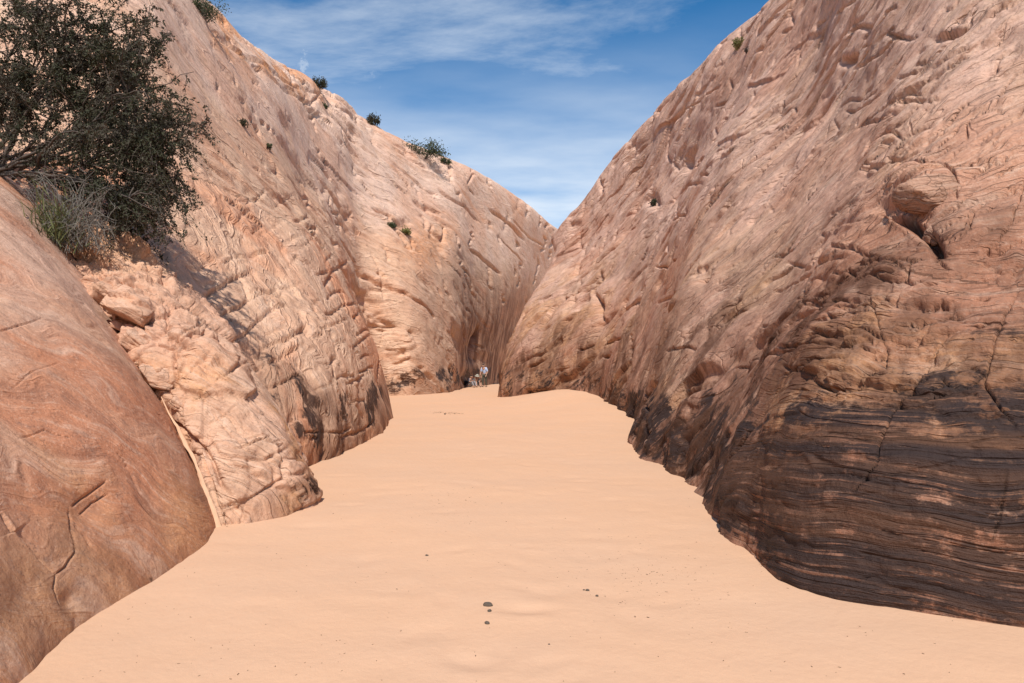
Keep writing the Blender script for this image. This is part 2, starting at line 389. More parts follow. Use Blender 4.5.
def line_dist(w, pts, reach):
    """3-D distance from nearby vertices to a polyline traced on the wall"""
    # finer polyline that hugs the wall
    fine = []
    for (a, b) in zip(pts[:-1], pts[1:]):
        n = max(2, int(math.hypot(b[0] - a[0], b[1] - a[1]) / 9))
        for k in range(n): fine.append((a[0] + (b[0] - a[0]) * k / n, a[1] + (b[1] - a[1]) * k / n))
    fine.append(pts[-1])
    Q = np.array([on_wall(w, *p) for p in fine]); dm = np.median(Q[:, 1]); mpx = dm / FPX
    R_ = reach * mpx
    lo, hi = Q.min(0) - R_, Q.max(0) + R_
    idx = np.where(((w.F0 > lo) & (w.F0 < hi)).all(1))[0]
    X = w.F0[idx] + w.wob[idx] * mpx * 2.2
    best = np.full(len(idx), 1e9, np.float32); off = np.zeros((len(idx), 3), np.float32); tt = np.zeros(len(idx), np.float32)
    for k, (a, b) in enumerate(zip(Q[:-1], Q[1:])):
        ab = b - a; t = np.clip(((X - a) @ ab) / (ab @ ab + 1e-9), 0, 1); d = X - (a + t[:, None] * ab)
        L = np.sqrt((d * d).sum(1)); m = L < best
        best[m] = L[m]; off[m] = d[m]; tt[m] = (k + t[m]) / (len(Q) - 1)
    nn = w.N[idx]; off = off - (off * nn).sum(1)[:, None] * nn; best = np.sqrt((off * off).sum(1))
    return idx, best / mpx, off / mpx, tt, mpx
def crack(w, pts, wid=2.0, dep=4.0):
    """V groove, width and depth in photo pixels at that distance"""
    idx, r, off, t, mpx = line_dist(w, pts, 14 + wid * 3)
    taper = smooth(0, 0.12, t) * smooth(1, 0.85, t) * 0.75 + 0.25
    taper = taper * (0.65 + 0.5 * w.wob2[idx])
    w.D[idx] -= dep * mpx * taper * np.exp(-(r / (wid * 0.62)) ** 2)
def short_cracks(w, n, box, direction, seed, lmin=14, lmax=60, wid=(1.7, 2.6), dep=(3.5, 7.5), keep=None):
    """scattered short open cracks; direction(px, py) gives the strike as it lies on this face"""
    r = np.random.default_rng(seed); done = 0
    ok = w.front & (w.px > box[0]) & (w.px < box[2]) & (w.py > box[1]) & (w.py < box[3])
    if keep is not None: ok = ok & keep
    idx = np.where(ok)[0]; wt = 1.0 / (w.F0[idx, 1] ** 0.0 + 0); cells = {}
    for k in range(n * 3):
        i = idx[r.integers(len(idx))]; c = (int(w.px[i] // 22), int(w.py[i] // 14))
        if cells.get(c, 0) > 0 or done >= n: continue
        cells[c] = 1; done += 1
        a = R(direction(w.px[i], w.py[i]) + r.normal() * 9); L = lmin + (lmax - lmin) * r.random() ** 2.2; bend = r.normal() * 0.16
        pts = []
        for t in np.linspace(-.5, .5, 5):
            an = a + bend * t * 3; pts.append((w.px[i] + math.cos(an) * L * t + r.normal() * .8, w.py[i] + math.sin(an) * L * t + r.normal() * .8))
        crack(w, pts, wid[0] + (wid[1] - wid[0]) * r.random(), dep[0] + (dep[1] - dep[0]) * r.random())
def ledge(w, pts, up=6.0, fall=26, under=3.0):
    """rock above the line stands proud, below it is undercut (measured along the wall's up direction)"""
    idx, r, off, t, mpx = line_dist(w, pts, fall * 3)
    sg = smooth(-2.2, 2.2, r * np.sign(off[:, 2]))
    taper = smooth(0, 0.18, t) * smooth(1, 0.8, t)
    d = sg * up * np.exp(-r / fall) - (1 - sg) * under * np.exp(-r / np.minimum(fall * 0.4, 3.2))
    w.D[idx] += d * mpx * taper * np.clip(0.15 + 1.15 * w.wob2[idx], 0.1, 1.4)
def bump(w, px, py, rx, ry, ang, h, sharp=2.0):
    """swelling (h>0) or hollow (h<0) of elliptic outline in photo pixels"""
    c = on_wall(w, px, py); mpx = c[1] / FPX; R_ = max(rx, ry) * 1.7 * mpx
    idx = np.where((np.abs(w.F0 - c) < R_ * 2.2).all(1))[0]
    X = (w.F0[idx] - c) / mpx + w.wob[idx] * 3.0
    u = w.px[idx] - px + w.wob[idx, 0] * 3.0; v = w.py[idx] - py + w.wob[idx, 1] * 3.0
    a = R(ang); q = ((u * math.cos(a) + v * math.sin(a)) / rx) ** 2 + ((-u * math.sin(a) + v * math.cos(a)) / ry) ** 2
    w.D[idx] += h * mpx * np.exp(-q ** (sharp / 2))
def bedco(P, nb, warp=0.5, wl=3.0, off=0.0):
    wv = np.stack([fbm(P, wl, 3, off=off + k * 31) for k in range(3)], -1)
    Q = P + wv * warp
    nb = np.array(nb, np.float32); nb /= np.linalg.norm(nb)
    return Q @ nb, Q
def prep(w):
    w.wob = np.stack([fbm(w.F0 / (w.F0[:, 1:2] * 0.03 + 0.08), 1.0, 2, off=k * 11) for k in range(3)], -1).astype(np.float32)
    w.wob2 = (noise(w.F0 / (w.F0[:, 1:2] * 0.05 + 0.1) + 3.3) + 0.6).astype(np.float32)
def cross(w, b):
    """how fast the bedding coordinate changes along the surface: 0 where the face lies along a bed"""
    B = b.reshape(w.nu, w.nv); g = np.sqrt((np.gradient(B, axis=0) / w.gu) ** 2 + (np.gradient(B, axis=1) / w.gv) ** 2)
    return smooth(0.22, 0.6, g.ravel())
def strata(w, b, Q, wl0, octs, lat, amp, sharp=3.0):
    """ledges and grooves that follow the bedding"""
    tot = 0; wl = wl0; a = amp; cr = cross(w, b)
    for o in range(octs):
        n = noise(np.stack([Q[:, 0] / (wl * lat), Q[:, 1] / (wl * lat), b / wl], -1) + o * 7.7 + wl0)
        groove = -np.power(np.clip(1 - np.abs(n) * 1.6, 0, 1), sharp)
        step = np.tanh(n * 11) * 0.42
        tot = tot + (groove * cr + step * (.3 + .7 * cr)) * a * wfade(wl, w.sp); wl *= 0.52; a *= 0.56
    return tot
def creases(w, b, Q, wl, lat, width, dep, thr, off=0.0):
    """thin open seams along the bedding, only here and there"""
    n = noise(np.stack([Q[:, 0] / (wl * lat), Q[:, 1] / (wl * lat), b / wl], -1) + off) + 0.04 * noise(w.F0 / (wl * 0.5) + off)
    m = noise(w.F0 / (wl * 2.2) + off + 50) + 0.4 * noise(w.F0 / (wl * .8) + off + 20)
    we = np.clip(1.0 * w.sp / wl, width, 0.12)
    return -dep * np.exp(-(n / we) ** 2) * smooth(thr, thr + 0.3, m) * cross(w, b) * wfade(wl * 0.55, w.sp)
def plates(w, b, Q, size, lat, amp, gap, off=0.0):
    """broken slabs standing at slightly different heights with open joints"""
    wv = np.stack([fbm(w.F0, size * .8, 2, off=off + k * 13) for k in range(3)], -1) * 0.30 * size
    v = voro(np.stack([(Q[:, 0] + wv[:, 0]) / (size * lat), (Q[:, 1] + wv[:, 1]) / (size * lat), (b + wv[:, 2]) / size], -1) + off)
    ge = np.maximum(0.05, 1.0 * w.sp / size)
    return v[:, 1] * amp * smooth(0.0, 0.12, v[:, 0]) - gap * np.exp(-(v[:, 0] / ge) ** 2)
def build_wall(name, w, mat, attrs):
    P = w.F0 + w.N * w.D[:, None]
    i = np.arange(w.nu * w.nv).reshape(w.nu, w.nv)
    F = np.stack([i[:-1, :-1], i[1:, :-1], i[1:, 1:], i[:-1, 1:]], -1).reshape(-1, 4)
    o = mesh_np(name, P, F, mat); me = o.data
    attrs = dict(attrs); attrs['seamw'] = np.clip(w.F0[:, 1] / 7.0, 1.0, 2.6)
    attrs['polyco'] = attrs['bedco'] * np.array([2.2, 2.2, 0.8])
    for k, v in attrs.items():
        if v.ndim == 2:
            a = me.attributes.new(k, 'FLOAT_VECTOR', 'POINT'); a.data.foreach_set('vector', np.ascontiguousarray(v, np.float32).ravel())
        else:
            a = me.attributes.new(k, 'FLOAT', 'POINT'); a.data.foreach_set('value', np.ascontiguousarray(v, np.float32))
    tagit(o, kind='structure')
    w.FP = P; w.px, w.py = proj(np.maximum(P, np.array([-1e9, 0.5, -1e9])))
    return o
def surf(w, px, py):
    """point and normal on the finished wall seen at a photo position (used once, to stand things on the rock)"""
    m = np.where((np.abs(w.px - px) < 12) & (np.abs(w.py - py) < 12) & w.front)[0]
    if len(m) == 0: m = np.arange(len(w.px))
    d2 = (w.px[m] - px) ** 2 + (w.py[m] - py) ** 2; c = m[d2 <= d2.min() + 4]
    k = c[np.argmin(w.FP[c, 1])]
    return Vector(w.FP[k]), Vector(w.N[k])
#WALLS
# ---- right wall -------------------------------------------------------------------------------
def right_wall():
    cols = [
        [(600,390,44),(600,370,44.2),(605,340,45),(615,300,46),(625,265,48),(638,240,50)],
        [(530,389,39),(533,372,39.3),(545,336,40),(562,296,41.5),(577,262,43.5),(590,238,46)],
        [(497,399,33),(499,375,33.2),(513,338,34),(537,292,36),(555,259,38.5),(568,232,41)],
        [(540,399,30),(543,372,30.2),(553,330,31),(570,285,33),(590,238,35.5),(604,185,38.5)],
        [(582,396,27),(585,364,27.2),(596,315,28),(612,260,30),(632,196,32.5),(649,130,36)],
        [(625,424,20),(630,383,20.3),(645,322,21.2),(662,252,23),(686,168,25.5),(704,72,30)],
        [(634,458,12.2),(650,402,12.5),(672,332,13.4),(702,240,15.5),(738,128,19),(780,6,25)],
        [(692,496,8.5),(705,432,8.7),(730,352,9.5),(765,250,11.5),(805,115,15),(852,-75,20)],
        [(745,546,6.1),(760,462,6.3),(785,372,6.9),(820,262,8.4),(860,115,11.5),(910,-170,16.5)],
        [(805,591,4.88),(815,492,5.0),(835,387,5.6),(866,260,7.15),(905,95,9.9),(980,-270,14.)],
        [(910,613,4.44),(910,502,4.5),(915,397,4.95),(935,252,6.2),(965,65,8.8),(1070,-370,12.5)],
        [(1024,629,4.17),(1024,512,4.22),(1024,402,4.5),(1030,242,5.65),(1055,35,8.1),(1170,-460,11.5)],
        [(1180,650,3.9),(1180,520,3.95),(1180,400,4.2),(1190,220,5.2),(1215,0,7.5),(1330,-530,10.5)],
        [(1500,700,3.3),(1500,540,3.35),(1500,400,3.6),(1520,180,4.5),(1570,-80,6.5),(1740,-700,9.)],
        [(2300,860,2.2),(2300,600,2.25),(2300,390,2.5),(2330,60,3.4),(2400,-300,5.2),(2700,-1300,7.)],
    ]
    outs = [(1,.5)] * 2 + [(.9,.3)] * 3 + [(1,.2)] * 5 + [(.8,.5)] * 5
    w = loft(cols, outs); finish_geom(w); prep(w)
    P, sp = w.F0, w.sp
    near = smooth(14, 6, P[:, 1])
    # soft swells of the dome
    w.D += 0.26 * fbm(P, 5.0, 2) * smooth(3, 9, P[:, 1]) + 0.06 * fbm(P, 1.7, 2, sp)
    # cross bedding: the sets dip away from the camera along the gorge; low down they lie flat and wavy
    b1, Q1 = bedco(P, (0.15, 0.62, 0.80), 0.45, 3.2)
    b2, Q2 = bedco(P, (0.05, 0.10, 1.0), 0.13, 1.8, off=60)
    low = smooth(2.9, 1.9, P[:, 2] + 0.35 * fbm(P, 2.0, 2, off=5)) * smooth(9, 5.5, P[:, 1])
    s1 = strata(w, b1, Q1, 1.1, 6, 7.0, 0.050); s2 = strata(w, b2, Q2, 0.30, 5, 10.0, 0.011, 2.5)
    cut = 0.55 + 0.75 * smooth(-0.3, 0.5, fbm(P, 2.6, 2, off=40))
    w.D += s1 * (1 - low) * cut + s2 * low
    rough = smooth(-0.05, 0.45, fbm(P, 3.0, 3, off=140))
    w.D += plates(w, b1, Q1, 0.75, 2.6, 0.035, 0.03, 3) * (1 - low) * rough
    w.D += plates(w, b1, Q1, 0.26, 2.8, 0.014, 0.015, 9) * (1 - low) * rough * wfade(0.25, sp)
    w.D += plates(w, b2, Q2, 0.25, 5, 0.006, 0.008, 5) * low
    w.D += (plates(w, b2, Q2, 0.24, 3.2, 0.030, 0.035, 15) + plates(w, b2, Q2, 0.11, 4, 0.010, 0.014, 19)) * low * smooth(1.0, 1.5, P[:, 2]) * smooth(-.3, .3, fbm(P, 1.2, 2, off=66))
    w.D += creases(w, b1, Q1, 1.1, 5, 0.030, 0.22, -0.1, 1) * (1 - low) + creases(w, b1, Q1, 0.45, 5, 0.045, 0.075, -0.15, 2) * (1 - low) + creases(w, b1, Q1, 0.22, 6, 0.06, 0.035, -0.05, 12) * (1 - low)
    w.D += creases(w, b2, Q2, 0.26, 9, 0.04, 0.022, -0.1, 4) * low + creases(w, b2, Q2, 0.10, 10, 0.07, 0.009, -.15, 6) * low + creases(w, b2, Q2, 0.16, 10, 0.06, 0.014, -.15, 16) * low
    # rough weathered grain and little wind pits
    w.D += 0.024 * fbm(P, 0.5, 6, sp, 0.70) * (1 - .6 * low)
    w.D += 0.09 * fbm(P, 1.1, 4, sp) * smooth(1.4, 0.2, P[:, 2]) * smooth(4.5, 6.5, P[:, 1])
    Ps = np.stack([P[:, 0] * .8, P[:, 1] * .5, b1 * 1.4], -1)
    pit = noise(Ps / 0.55 + 3) ; pit2 = noise(Ps / 0.22 + 8)
    w.D -= (0.07 * smooth(.52, .66, pit) + 0.025 * smooth(.5, .62, pit2) * wfade(0.22, sp)) * (1 - low) * smooth(-.2, .3, fbm(P, 3.5, 2, off=77))
    # broad throat of the vertical flutes by the drift at the foot of the far half
    b3 = noise(np.stack([P[:, 1] / 0.9, P[:, 2] / 6, P[:, 0] / 6], -1))
    w.D += 0.10 * b3 * smooth(7, 11, P[:, 1]) * smooth(5, 1.5, P[:, 2])
    # ---- named features traced once on the rock
    for pts, up, fall, under in [
        ([(885,118),(903,99),(925,84),(947,72),(962,62),(985,46),(1024,28)], 5, 26, 8),
        ([(925,74),(960,57),(978,50),(1005,34),(1030,18)], 4, 18, 6),
        ([(930,40),(950,35),(972,28),(990,20),(1024,2)], 4, 16, 5),
        ([(899,160),(920,145),(947,134),(974,114),(1000,104),(1024,100)], 3, 20, 3),
        ([(807,239),(835,229),(860,224),(885,222),(903,228),(922,240),(941,256)], -7, 22, -7),
        ([(943,262),(960,252),(974,247),(991,234),(1024,228)], 2.5, 16, 3),
        ([(805,329),(825,336),(848,340),(895,335),(920,320),(937,313)], 4, 18, 4),
        ([(800,372),(826,388),(850,384),(895,390),(930,398),(960,392)], 4, 16, 5),
        ([(815,400),(850,410),(900,408),(950,414),(1024,420)], 3, 14, 3),
        ([(860,352),(900,362),(950,350),(1024,345)], 3, 14, 3),
        ([(845,305),(880,312),(930,296),(975,290)], 3, 18, 2.5),
        ([(806,158),(822,143),(838,136),(853,122)], 3, 14, 4),
        ([(738,82),(752,79),(768,76),(788,72)], 2, 12, 3), ([(716,146),(730,141),(748,134)], 2, 10, 3),
        ([(538,330),(552,312),(566,298),(572,290)], 3, 8, 4), ([(533,320),(548,306),(560,300)], 2, 6, 3),
        ([(556,338),(566,322),(580,312)], 2, 6, 3),
        ([(690,96),(704,84),(718,74)], 2.5, 8, 4), ([(742,30),(756,18),(768,8)], 3, 8, 4), ([(756,34),(768,22),(782,10)], 2.5, 8, 4), ([(648,140),(660,128),(672,118)], 2, 7, 3), ([(786,50),(800,40),(818,32)], 2, 10, 3), ([(700,178),(720,160),(745,150)], 2, 12, 2), ([(640,240),(655,222),(668,212)], 2, 9, 2)]:
        ledge(w, pts, up, fall, under)
    for pts, wd, dp in [
        ([(948,328),(938,350),(927,370),(912,395),(895,417),(884,440),(879,464),(862,486),(848,501)], 1.5, 4.5),
        ([(1018,286),(1006,310),(995,338),(991,360),(987,385),(1000,410),(1016,425)], 1.6, 5),
        ([(1010,468),(1006,490),(998,515),(990,543)], 1.5, 4),
        ([(1000,246),(1012,215),(1026,170)], 1.3, 4), ([(903,164),(920,166),(943,169),(954,176),(958,186),(958,200)], 2.4, 10),
        ([(899,176),(898,168),(904,160)], 2.6, 8), ([(941,258),(936,245),(931,234),(921,226)], 3.0, 12),
        ([(833,14),(843,9),(857,-2)], 1.6, 5), ([(843,62),(849,59),(856,54)], 2.6, 8),
        ([(700,60),(713,48),(728,36)], 1.3, 4), ([(680,112),(700,98),(718,84)], 1.2, 4),
        ([(752,268),(760,255),(772,246)], 1.5, 4), ([(698,278),(705,272),(709,264)], 2.6, 7),
        ([(592,290),(596,300),(597,312),(600,320)], 2.2, 8), ([(566,292),(572,284),(578,276)], 2.0, 7),
        ([(966,140),(968,128),(985,112)], 1.3, 5), ([(1010,0),(996,12),(984,20)], 1.4, 5),
        ([(872,300),(880,330),(889,352),(884,372)], 1.4, 4), ([(640,380),(644,410),(640,440)], 2.0, 5),
        ([(622,395),(628,360),(632,330)], 1.4, 4), ([(840,470),(870,480),(910,474),(950,482)], 1.2, 3),
        ([(880,505),(940,510),(1000,520)], 1.2, 3), ([(800,440),(830,452),(860,448)], 1.2, 3), ([(905,545),(960,560),(1020,566)], 1.2, 2.5)]:
        crack(w, pts, wd, dp)
    vp = lambda x, y: math.degrees(math.atan2(y - 366, x - 512))
    short_cracks(w, 100, (575, 5, 900, 370), lambda x, y: vp(x, y) - 14, 301, dep=(2.5, 5.5))
    short_cracks(w, 70, (850, 5, 1020, 250), lambda x, y: -24 - (x - 850) * .03, 302, 18, 80)
    short_cracks(w, 80, (800, 250, 1022, 400), lambda x, y: -6, 303, 16, 70, (1.8, 3.0), (4, 9))
    bump(w, 927, 186, 32, 15, -8, 15, 2.5)            # the wedged block and the hollow under it
    crack(w, [(872,221),(890,217),(906,220),(922,230),(934,244),(941,260)], 6, 34); bump(w, 902, 212, 24, 7, 4, -12, 2.5)
    bump(w, 872, 262, 62, 24, 10, 9, 2.0); bump(w, 985, 232, 40, 22, -14, 7)
    bump(w, 653, 198, 5, 8, 10, -9); bump(w, 684, 162, 3, 6, 0, -8); bump(w, 702, 276, 5, 9, 20, -9); bump(w, 597, 304, 4, 9, 5, -8)
    bump(w, 720, 350, 16, 13, 30, -6); bump(w, 745, 340, 10, 9, 0, -5); bump(w, 849, 60, 7, 4, -20, -8); bump(w, 1000, 47, 30, 6, -26, -9)
    bump(w, 950, 36, 14, 4, -14, -9)
    # ---- stains that stay on the rock
    nz = fbm(P, 1.6, 4, off=21)
    top = 1.0 + 0.20 * smooth(12, 5, P[:, 1]) + 0.15 * smooth(7.0, 4.6, P[:, 1])  # height of the dark flood line
    top = np.where(P[:, 1] > 19, 0.9, top) + smooth(24, 28, P[:, 1]) * 0.5
    z = P[:, 2]
    drip = noise(np.stack([P[:, 0] / .32, P[:, 1] / .32, z / 2.2], -1) + 4) + .6 * noise(np.stack([P[:, 0] / .11, P[:, 1] / .11, z / 1.2], -1) + 14)
    top = top + 0.06 + 0.20 * drip + 0.10 * fbm(P, 2.6, 2, off=61)
    var = smooth(0.62, -0.50, z - top - 0.40 * nz - 0.16 * fbm(P, 0.45, 3, off=19)) * smooth(-0.3, 0.08, z - 0.12 - 0.20 * fbm(P, 0.9, 3, off=13)) * (1.05 + 0.3 * noise(P / 0.8))
    var = np.clip(var, 0, 1) * (1 - 0.45 * smooth(21, 27, P[:, 1]))
    stain = smooth(2.6, 0.3, z - top - 0.6 * nz) * 0.9 + 0.35 * smooth(0.1, 0.5, fbm(P, 2.2, 3, off=90))
    stain = np.maximum(stain, 0.85 * smooth(0.30, 0.0, z) * (1 - smooth(20, 24, P[:, 1])))
    och = smooth(0.05, 0.5, fbm(P, 2.4, 3, off=51)) * smooth(5.5, 3, z) * 0.65
    och = np.maximum(och, 0.6 * smooth(25, 29, P[:, 1]) * smooth(8, 5, z) * smooth(-.2, .3, nz))
    redm = 0.45 * smooth(0.0, 0.5, fbm(P, 3.0, 3, off=33)) + 0.35 * smooth(9, 5, P[:, 1]) + 0.5 * smooth(9, 5.5, P[:, 1]) * smooth(4.2, 2.2, z)
    bed = np.where(low[:, None] > 0.5, np.stack([Q2[:, 0] * .13, Q2[:, 1] * .13, b2 * 3.2], -1), np.stack([Q1[:, 0] * .35, Q1[:, 1] * .35, b1 * 2.0], -1))
    st = np.stack([P[:, 1] * 2.2 - P[:, 2] * .5, P[:, 0] * 2.2, P[:, 2] * 0.35], -1)
    build_wall('canyon_wall_right', w, MAT_R, dict(bedco=bed, streakco=st, hue=0.85 * smooth(3.2, 7.0, z + .8 * nz), varnish=var, stain=stain, ochre=och, redness=redm))
    return w

# ---- left wall: far dome, slot, buttress ----------------------------------------------------------
def left_wall():
    cols = [
        [(640,380,105),(640,368,105),(640,340,107),(640,310,110),(640,284,115),(640,262,120)],
        [(560,382,80),(562,370,80.5),(570,342,82),(582,308,85),(594,276,89),(606,247,95)],
        [(502,384.5,64),(505,371,64.5),(514,345,66),(528,310,69),(546,270,73),(562,234,79)],
        [(478,387,53),(480,366,53.5),(486,340,54.5),(496,300,56.5),(508,244,60.5),(521,202,66)],
        [(464,389,49),(466,365,49),(470,330,49.5),(474,280,51.5),(478,222,55),(487,180,60)],
        [(452,392,41),(450,370,41),(448,336,41.5),(446,286,43.5),(446,222,48),(450,162,56)],
        [(405,398,36),(405,374,36),(405,340,36.3),(403,286,37.5),(396,210,42.5),(400,142,51.5)],
        [(378,400,36),(376,376,36.2),(374,346,36),(366,286,35.6),(350,196,38),(345,105,47.5)],
        [(391,423,20),(385,398,20.2),(372,350,20.8),(345,286,23.6),(312,190,30),(298,79,43)],
        [(352,451,13),(346,416,13.1),(335,360,13.8),(310,280,16.5),(272,170,23),(252,52,36)],
        [(290,474,10.3),(285,432,10.5),(275,370,11.3),(252,290,13.3),(227,160,18.5),(206,19,31)],
        [(230,492,9.0),(205,422,9.2),(185,352,9.7),(172,280,10.8),(150,140,14.5),(128,-64,24)],
        [(60,524,7.4),(60,444,7.6),(50,352,8.2),(40,262,9.6),(20,100,13),(0,-135,20)],
        [(-200,560,5.9),(-200,460,6.1),(-210,352,6.7),(-220,232,8.2),(-250,50,11.5),(-300,-255,17)],
    ]
    outs = [(-.2,1)] * 5 + [(-.6,.8)] * 3 + [(-1,.3)] * 6
    w = loft(cols, outs, mono=True); finish_geom(w); prep(w)
    P, sp = w.F0, w.sp
    w.D += 0.22 * fbm(P, 6.0, 2) + 0.05 * fbm(P, 2.0, 3, sp)
    b1, Q1 = bedco(P, (-0.15, 0.42, 0.88), 0.4, 3.5)          # slabs sloping with the ridge
    b2, Q2 = bedco(P, (0.15, -0.55, 0.80), 0.45, 2.0, off=60)  # opposed set of the lower buttress
    far = smooth(24, 32, P[:, 1])
    low = smooth(7.0, 4.6, P[:, 2] + 0.8 * fbm(P, 3.0, 2, off=5)) * (1 - far)
    s1 = strata(w, b1, Q1, 1.4, 6, 8.0, 0.055); s2 = strata(w, b2, Q2, 0.6, 5, 3.6, 0.032, 2.6)
    cut = 0.15 + 1.0 * smooth(-0.05, 0.5, fbm(P, 4.0, 2, off=40))
    w.D += s1 * (1 - low) * cut + s2 * low
    rough = smooth(0.0, 0.45, fbm(P, 4.5, 3, off=140))
    w.D += plates(w, b1, Q1, 1.2, 3.0, 0.05, 0.03, 3) * (1 - low) * rough
    w.D += plates(w, b1, Q1, 0.45, 3.0, 0.018, 0.015, 9) * (1 - low) * rough * wfade(0.3, sp)
    w.D += creases(w, b1, Q1, 1.6, 6, 0.025, 0.25, -0.1, 1) * (1 - low) + creases(w, b1, Q1, 1.0, 7, 0.03, 0.16, -0.1, 31) * (1 - low) + creases(w, b1, Q1, 0.7, 6, 0.045, 0.12, 0.0, 2) * (1 - low) + creases(w, b1, Q1, 0.36, 7, 0.06, 0.07, 0.0, 12) * (1 - low) + creases(w, b2, Q2, 0.8, 5, 0.04, 0.09, 0.1, 22) * (1 - low)
    w.D += creases(w, b2, Q2, 0.55, 4.5, 0.030, 0.09, -0.2, 4) * low + creases(w, b2, Q2, 0.22, 4, 0.06, 0.035, -0.05, 6) * low
    w.D += creases(w, b1, Q1, 0.8, 6, 0.03, 0.08, 0.1, 8) * low
    w.D *= 0.35 + 0.65 * smooth(56, 50, P[:, 1])
    # ridge ledges of orange slab along the sky line
    rid = smooth(13.5, 16.5, P[:, 2]) * smooth(58, 44, P[:, 1])
    s3 = strata(w, b1 * 1.0, Q1, 0.9, 4, 4.0, 0.20, 2.0); w.D += s3 * rid
    # polygonal weathering cracks of the buttress
    Pv = P + np.stack([fbm(P, 1.0, 2, off=k * 9) for k in range(3)], -1) * 0.35
    Pv2 = np.stack([Pv[:, 0], Pv[:, 1] * .8, b2 * 1.9], -1)
    v1 = voro_edge(Pv2 / 0.95); v2 = voro_edge(Pv2 / 0.42 + 5)
    pm = (0.25 + 0.75 * smooth(-0.25, 0.3, fbm(P, 2.5, 2, off=70)))
    w.D -= (0.022 * np.exp(-(v1 / 0.045) ** 2) + 0.012 * np.exp(-(v2 / 0.09) ** 2) * wfade(.35, sp)) * pm * (0.35 + 0.65 * low)
    w.D += 0.02 * np.minimum(v1, 0.35) * low
    w.D += 0.013 * fbm(P, 0.6, 6, sp, 0.66)
    pit = noise(np.stack([P[:, 0] * .7, P[:, 1] * .7, b1 * 1.5], -1) / 0.9 + 3)
    pit2 = noise(np.stack([P[:, 0] * .7, P[:, 1] * .7, b1 * 1.6], -1) / 0.45 + 13)
    w.D -= (0.08 * smooth(.56, .68, pit) + 0.04 * smooth(.54, .66, pit2)) * (1 - low) * smooth(-.1, .35, fbm(P, 5, 2, off=77))
    for pts, up, fall, under in [
        ([(386,176),(397,186),(410,197)], 3, 8, 4), ([(276,77),(288,87),(300,93)], 3, 8, 4),
        ([(386,138),(402,147),(424,160)], 2.5, 8, 3), ([(222,36),(234,47),(250,57),(268,70),(284,80)], 4, 9, 4), ([(216,28),(226,37),(238,44)], 3, 6, 3), ([(262,62),(284,78),(304,90)], 4, 8, 4), ([(240,52),(262,72),(290,92),(316,106)], 4, 10, 4), ([(336,106),(352,116),(372,128)], 2.5, 6, 3), ([(392,146),(412,158),(430,168)], 2, 6, 3), ([(310,110),(322,118),(332,124)], 2, 8, 3),
        ([(218,197),(234,204),(250,216),(270,229)], 4, 16, 5), ([(320,160),(345,184),(362,196)], 2, 9, 3),
        ([(352,170),(366,186),(378,200)], 2, 9, 3), ([(440,190),(462,206),(480,222)], 1.6, 7, 2.5), ([(490,210),(508,224),(524,240)], 1.6, 6, 2.5),
        ([(470,250),(486,262),(500,272)], 1.4, 6, 2), ([(300,200),(318,222),(328,246)], 3, 10, 4), ([(390,226),(402,240),(416,262)], 2.5, 8, 3.5),
        ([(225,345),(250,330),(268,312),(290,300)], 2.5, 12, 3), ([(212,320),(240,306),(262,294),(285,284)], 2.5, 12, 3),
        ([(262,352),(288,338),(312,322)], 2.5, 10, 3), ([(250,372),(280,360),(308,344)], 2, 10, 3), ([(200,298),(228,284),(255,268)], 2.5, 12, 3),
        ([(222,262),(246,254),(270,250)], 2, 12, 2.5), ([(250,395),(275,388),(300,372)], 2, 9, 2.5)]:
        if fall <= 10: ledge(w, pts, up * .6, fall, 0); crack(w, pts, 2.2, 4.5)
        else: ledge(w, pts, up * .55, fall, under * .3); crack(w, pts, 2.0, 4)
    for pts, wd, dp in [
        ([(304,214),(318,236),(330,262),(344,292),(356,320)], 2.6, 6), ([(383,326),(381,345),(382,370),(384,398)], 2.0, 6),
        ([(483,331),(480,343),(477,358)], 5.5, 30), ([(455,325),(458,340),(460,352)], 1.5, 6), ([(452,360),(453,378),(455,392)], 1.6, 5),
        ([(200,250),(216,262),(232,280)], 1.3, 3), ([(240,270),(262,290),(276,316)], 1.2, 3), ([(320,300),(330,330),(342,372)], 1.4, 3.5),
        ([(410,250),(424,274),(440,300)], 1.2, 3), ([(430,240),(446,262),(462,280)], 1.2, 3), ([(372,250),(380,270),(386,300)], 1.3, 4),
        ([(500,236),(512,252),(522,262)], 1.1, 2.5), ([(512,222),(528,236),(545,248)], 1.0, 2.5), ([(240,440),(262,452),(285,462)], 1.4, 3)]:
        crack(w, pts, wd, dp)
    vp = lambda x, y: math.degrees(math.atan2(y - 366, x - 512))
    short_cracks(w, 110, (200, 20, 560, 330), lambda x, y: vp(x, y) - 180 + 8, 311, 8, 34, (1.6, 2.3), (2.5, 6), keep=w.F0[:, 2] > 6.5)
    short_cracks(w, 70, (185, 190, 372, 450), lambda x, y: -24 + (y - 320) * .06, 312, 12, 40, (1.5, 2.2), (1.8, 4), keep=w.F0[:, 1] < 24)
    bump(w, 478, 348, 9, 22, 8, -9, 2.0); bump(w, 458, 338, 4, 14, -6, -6); bump(w, 404, 228, 13, 4, 25, -7); bump(w, 470, 378, 16, 8, 0, -5)
    # ---- stains
    z = P[:, 2]; nz = fbm(P, 1.8, 4, off=21)
    var = 0.9 * smooth(0.35, -0.25, np.abs(z - 0.85 - 0.40 * nz) - 0.30) * smooth(-.4, .1, fbm(P, 1.7, 3, off=15)) * smooth(30, 19, P[:, 1])
    var = np.maximum(var, 0.85 * smooth(0.8, -0.4, np.abs(z - 0.9 - 0.6 * nz) - 0.4) * smooth(30, 34, P[:, 1]) * smooth(-.3, .2, fbm(P, 2.5, 3, off=16)))
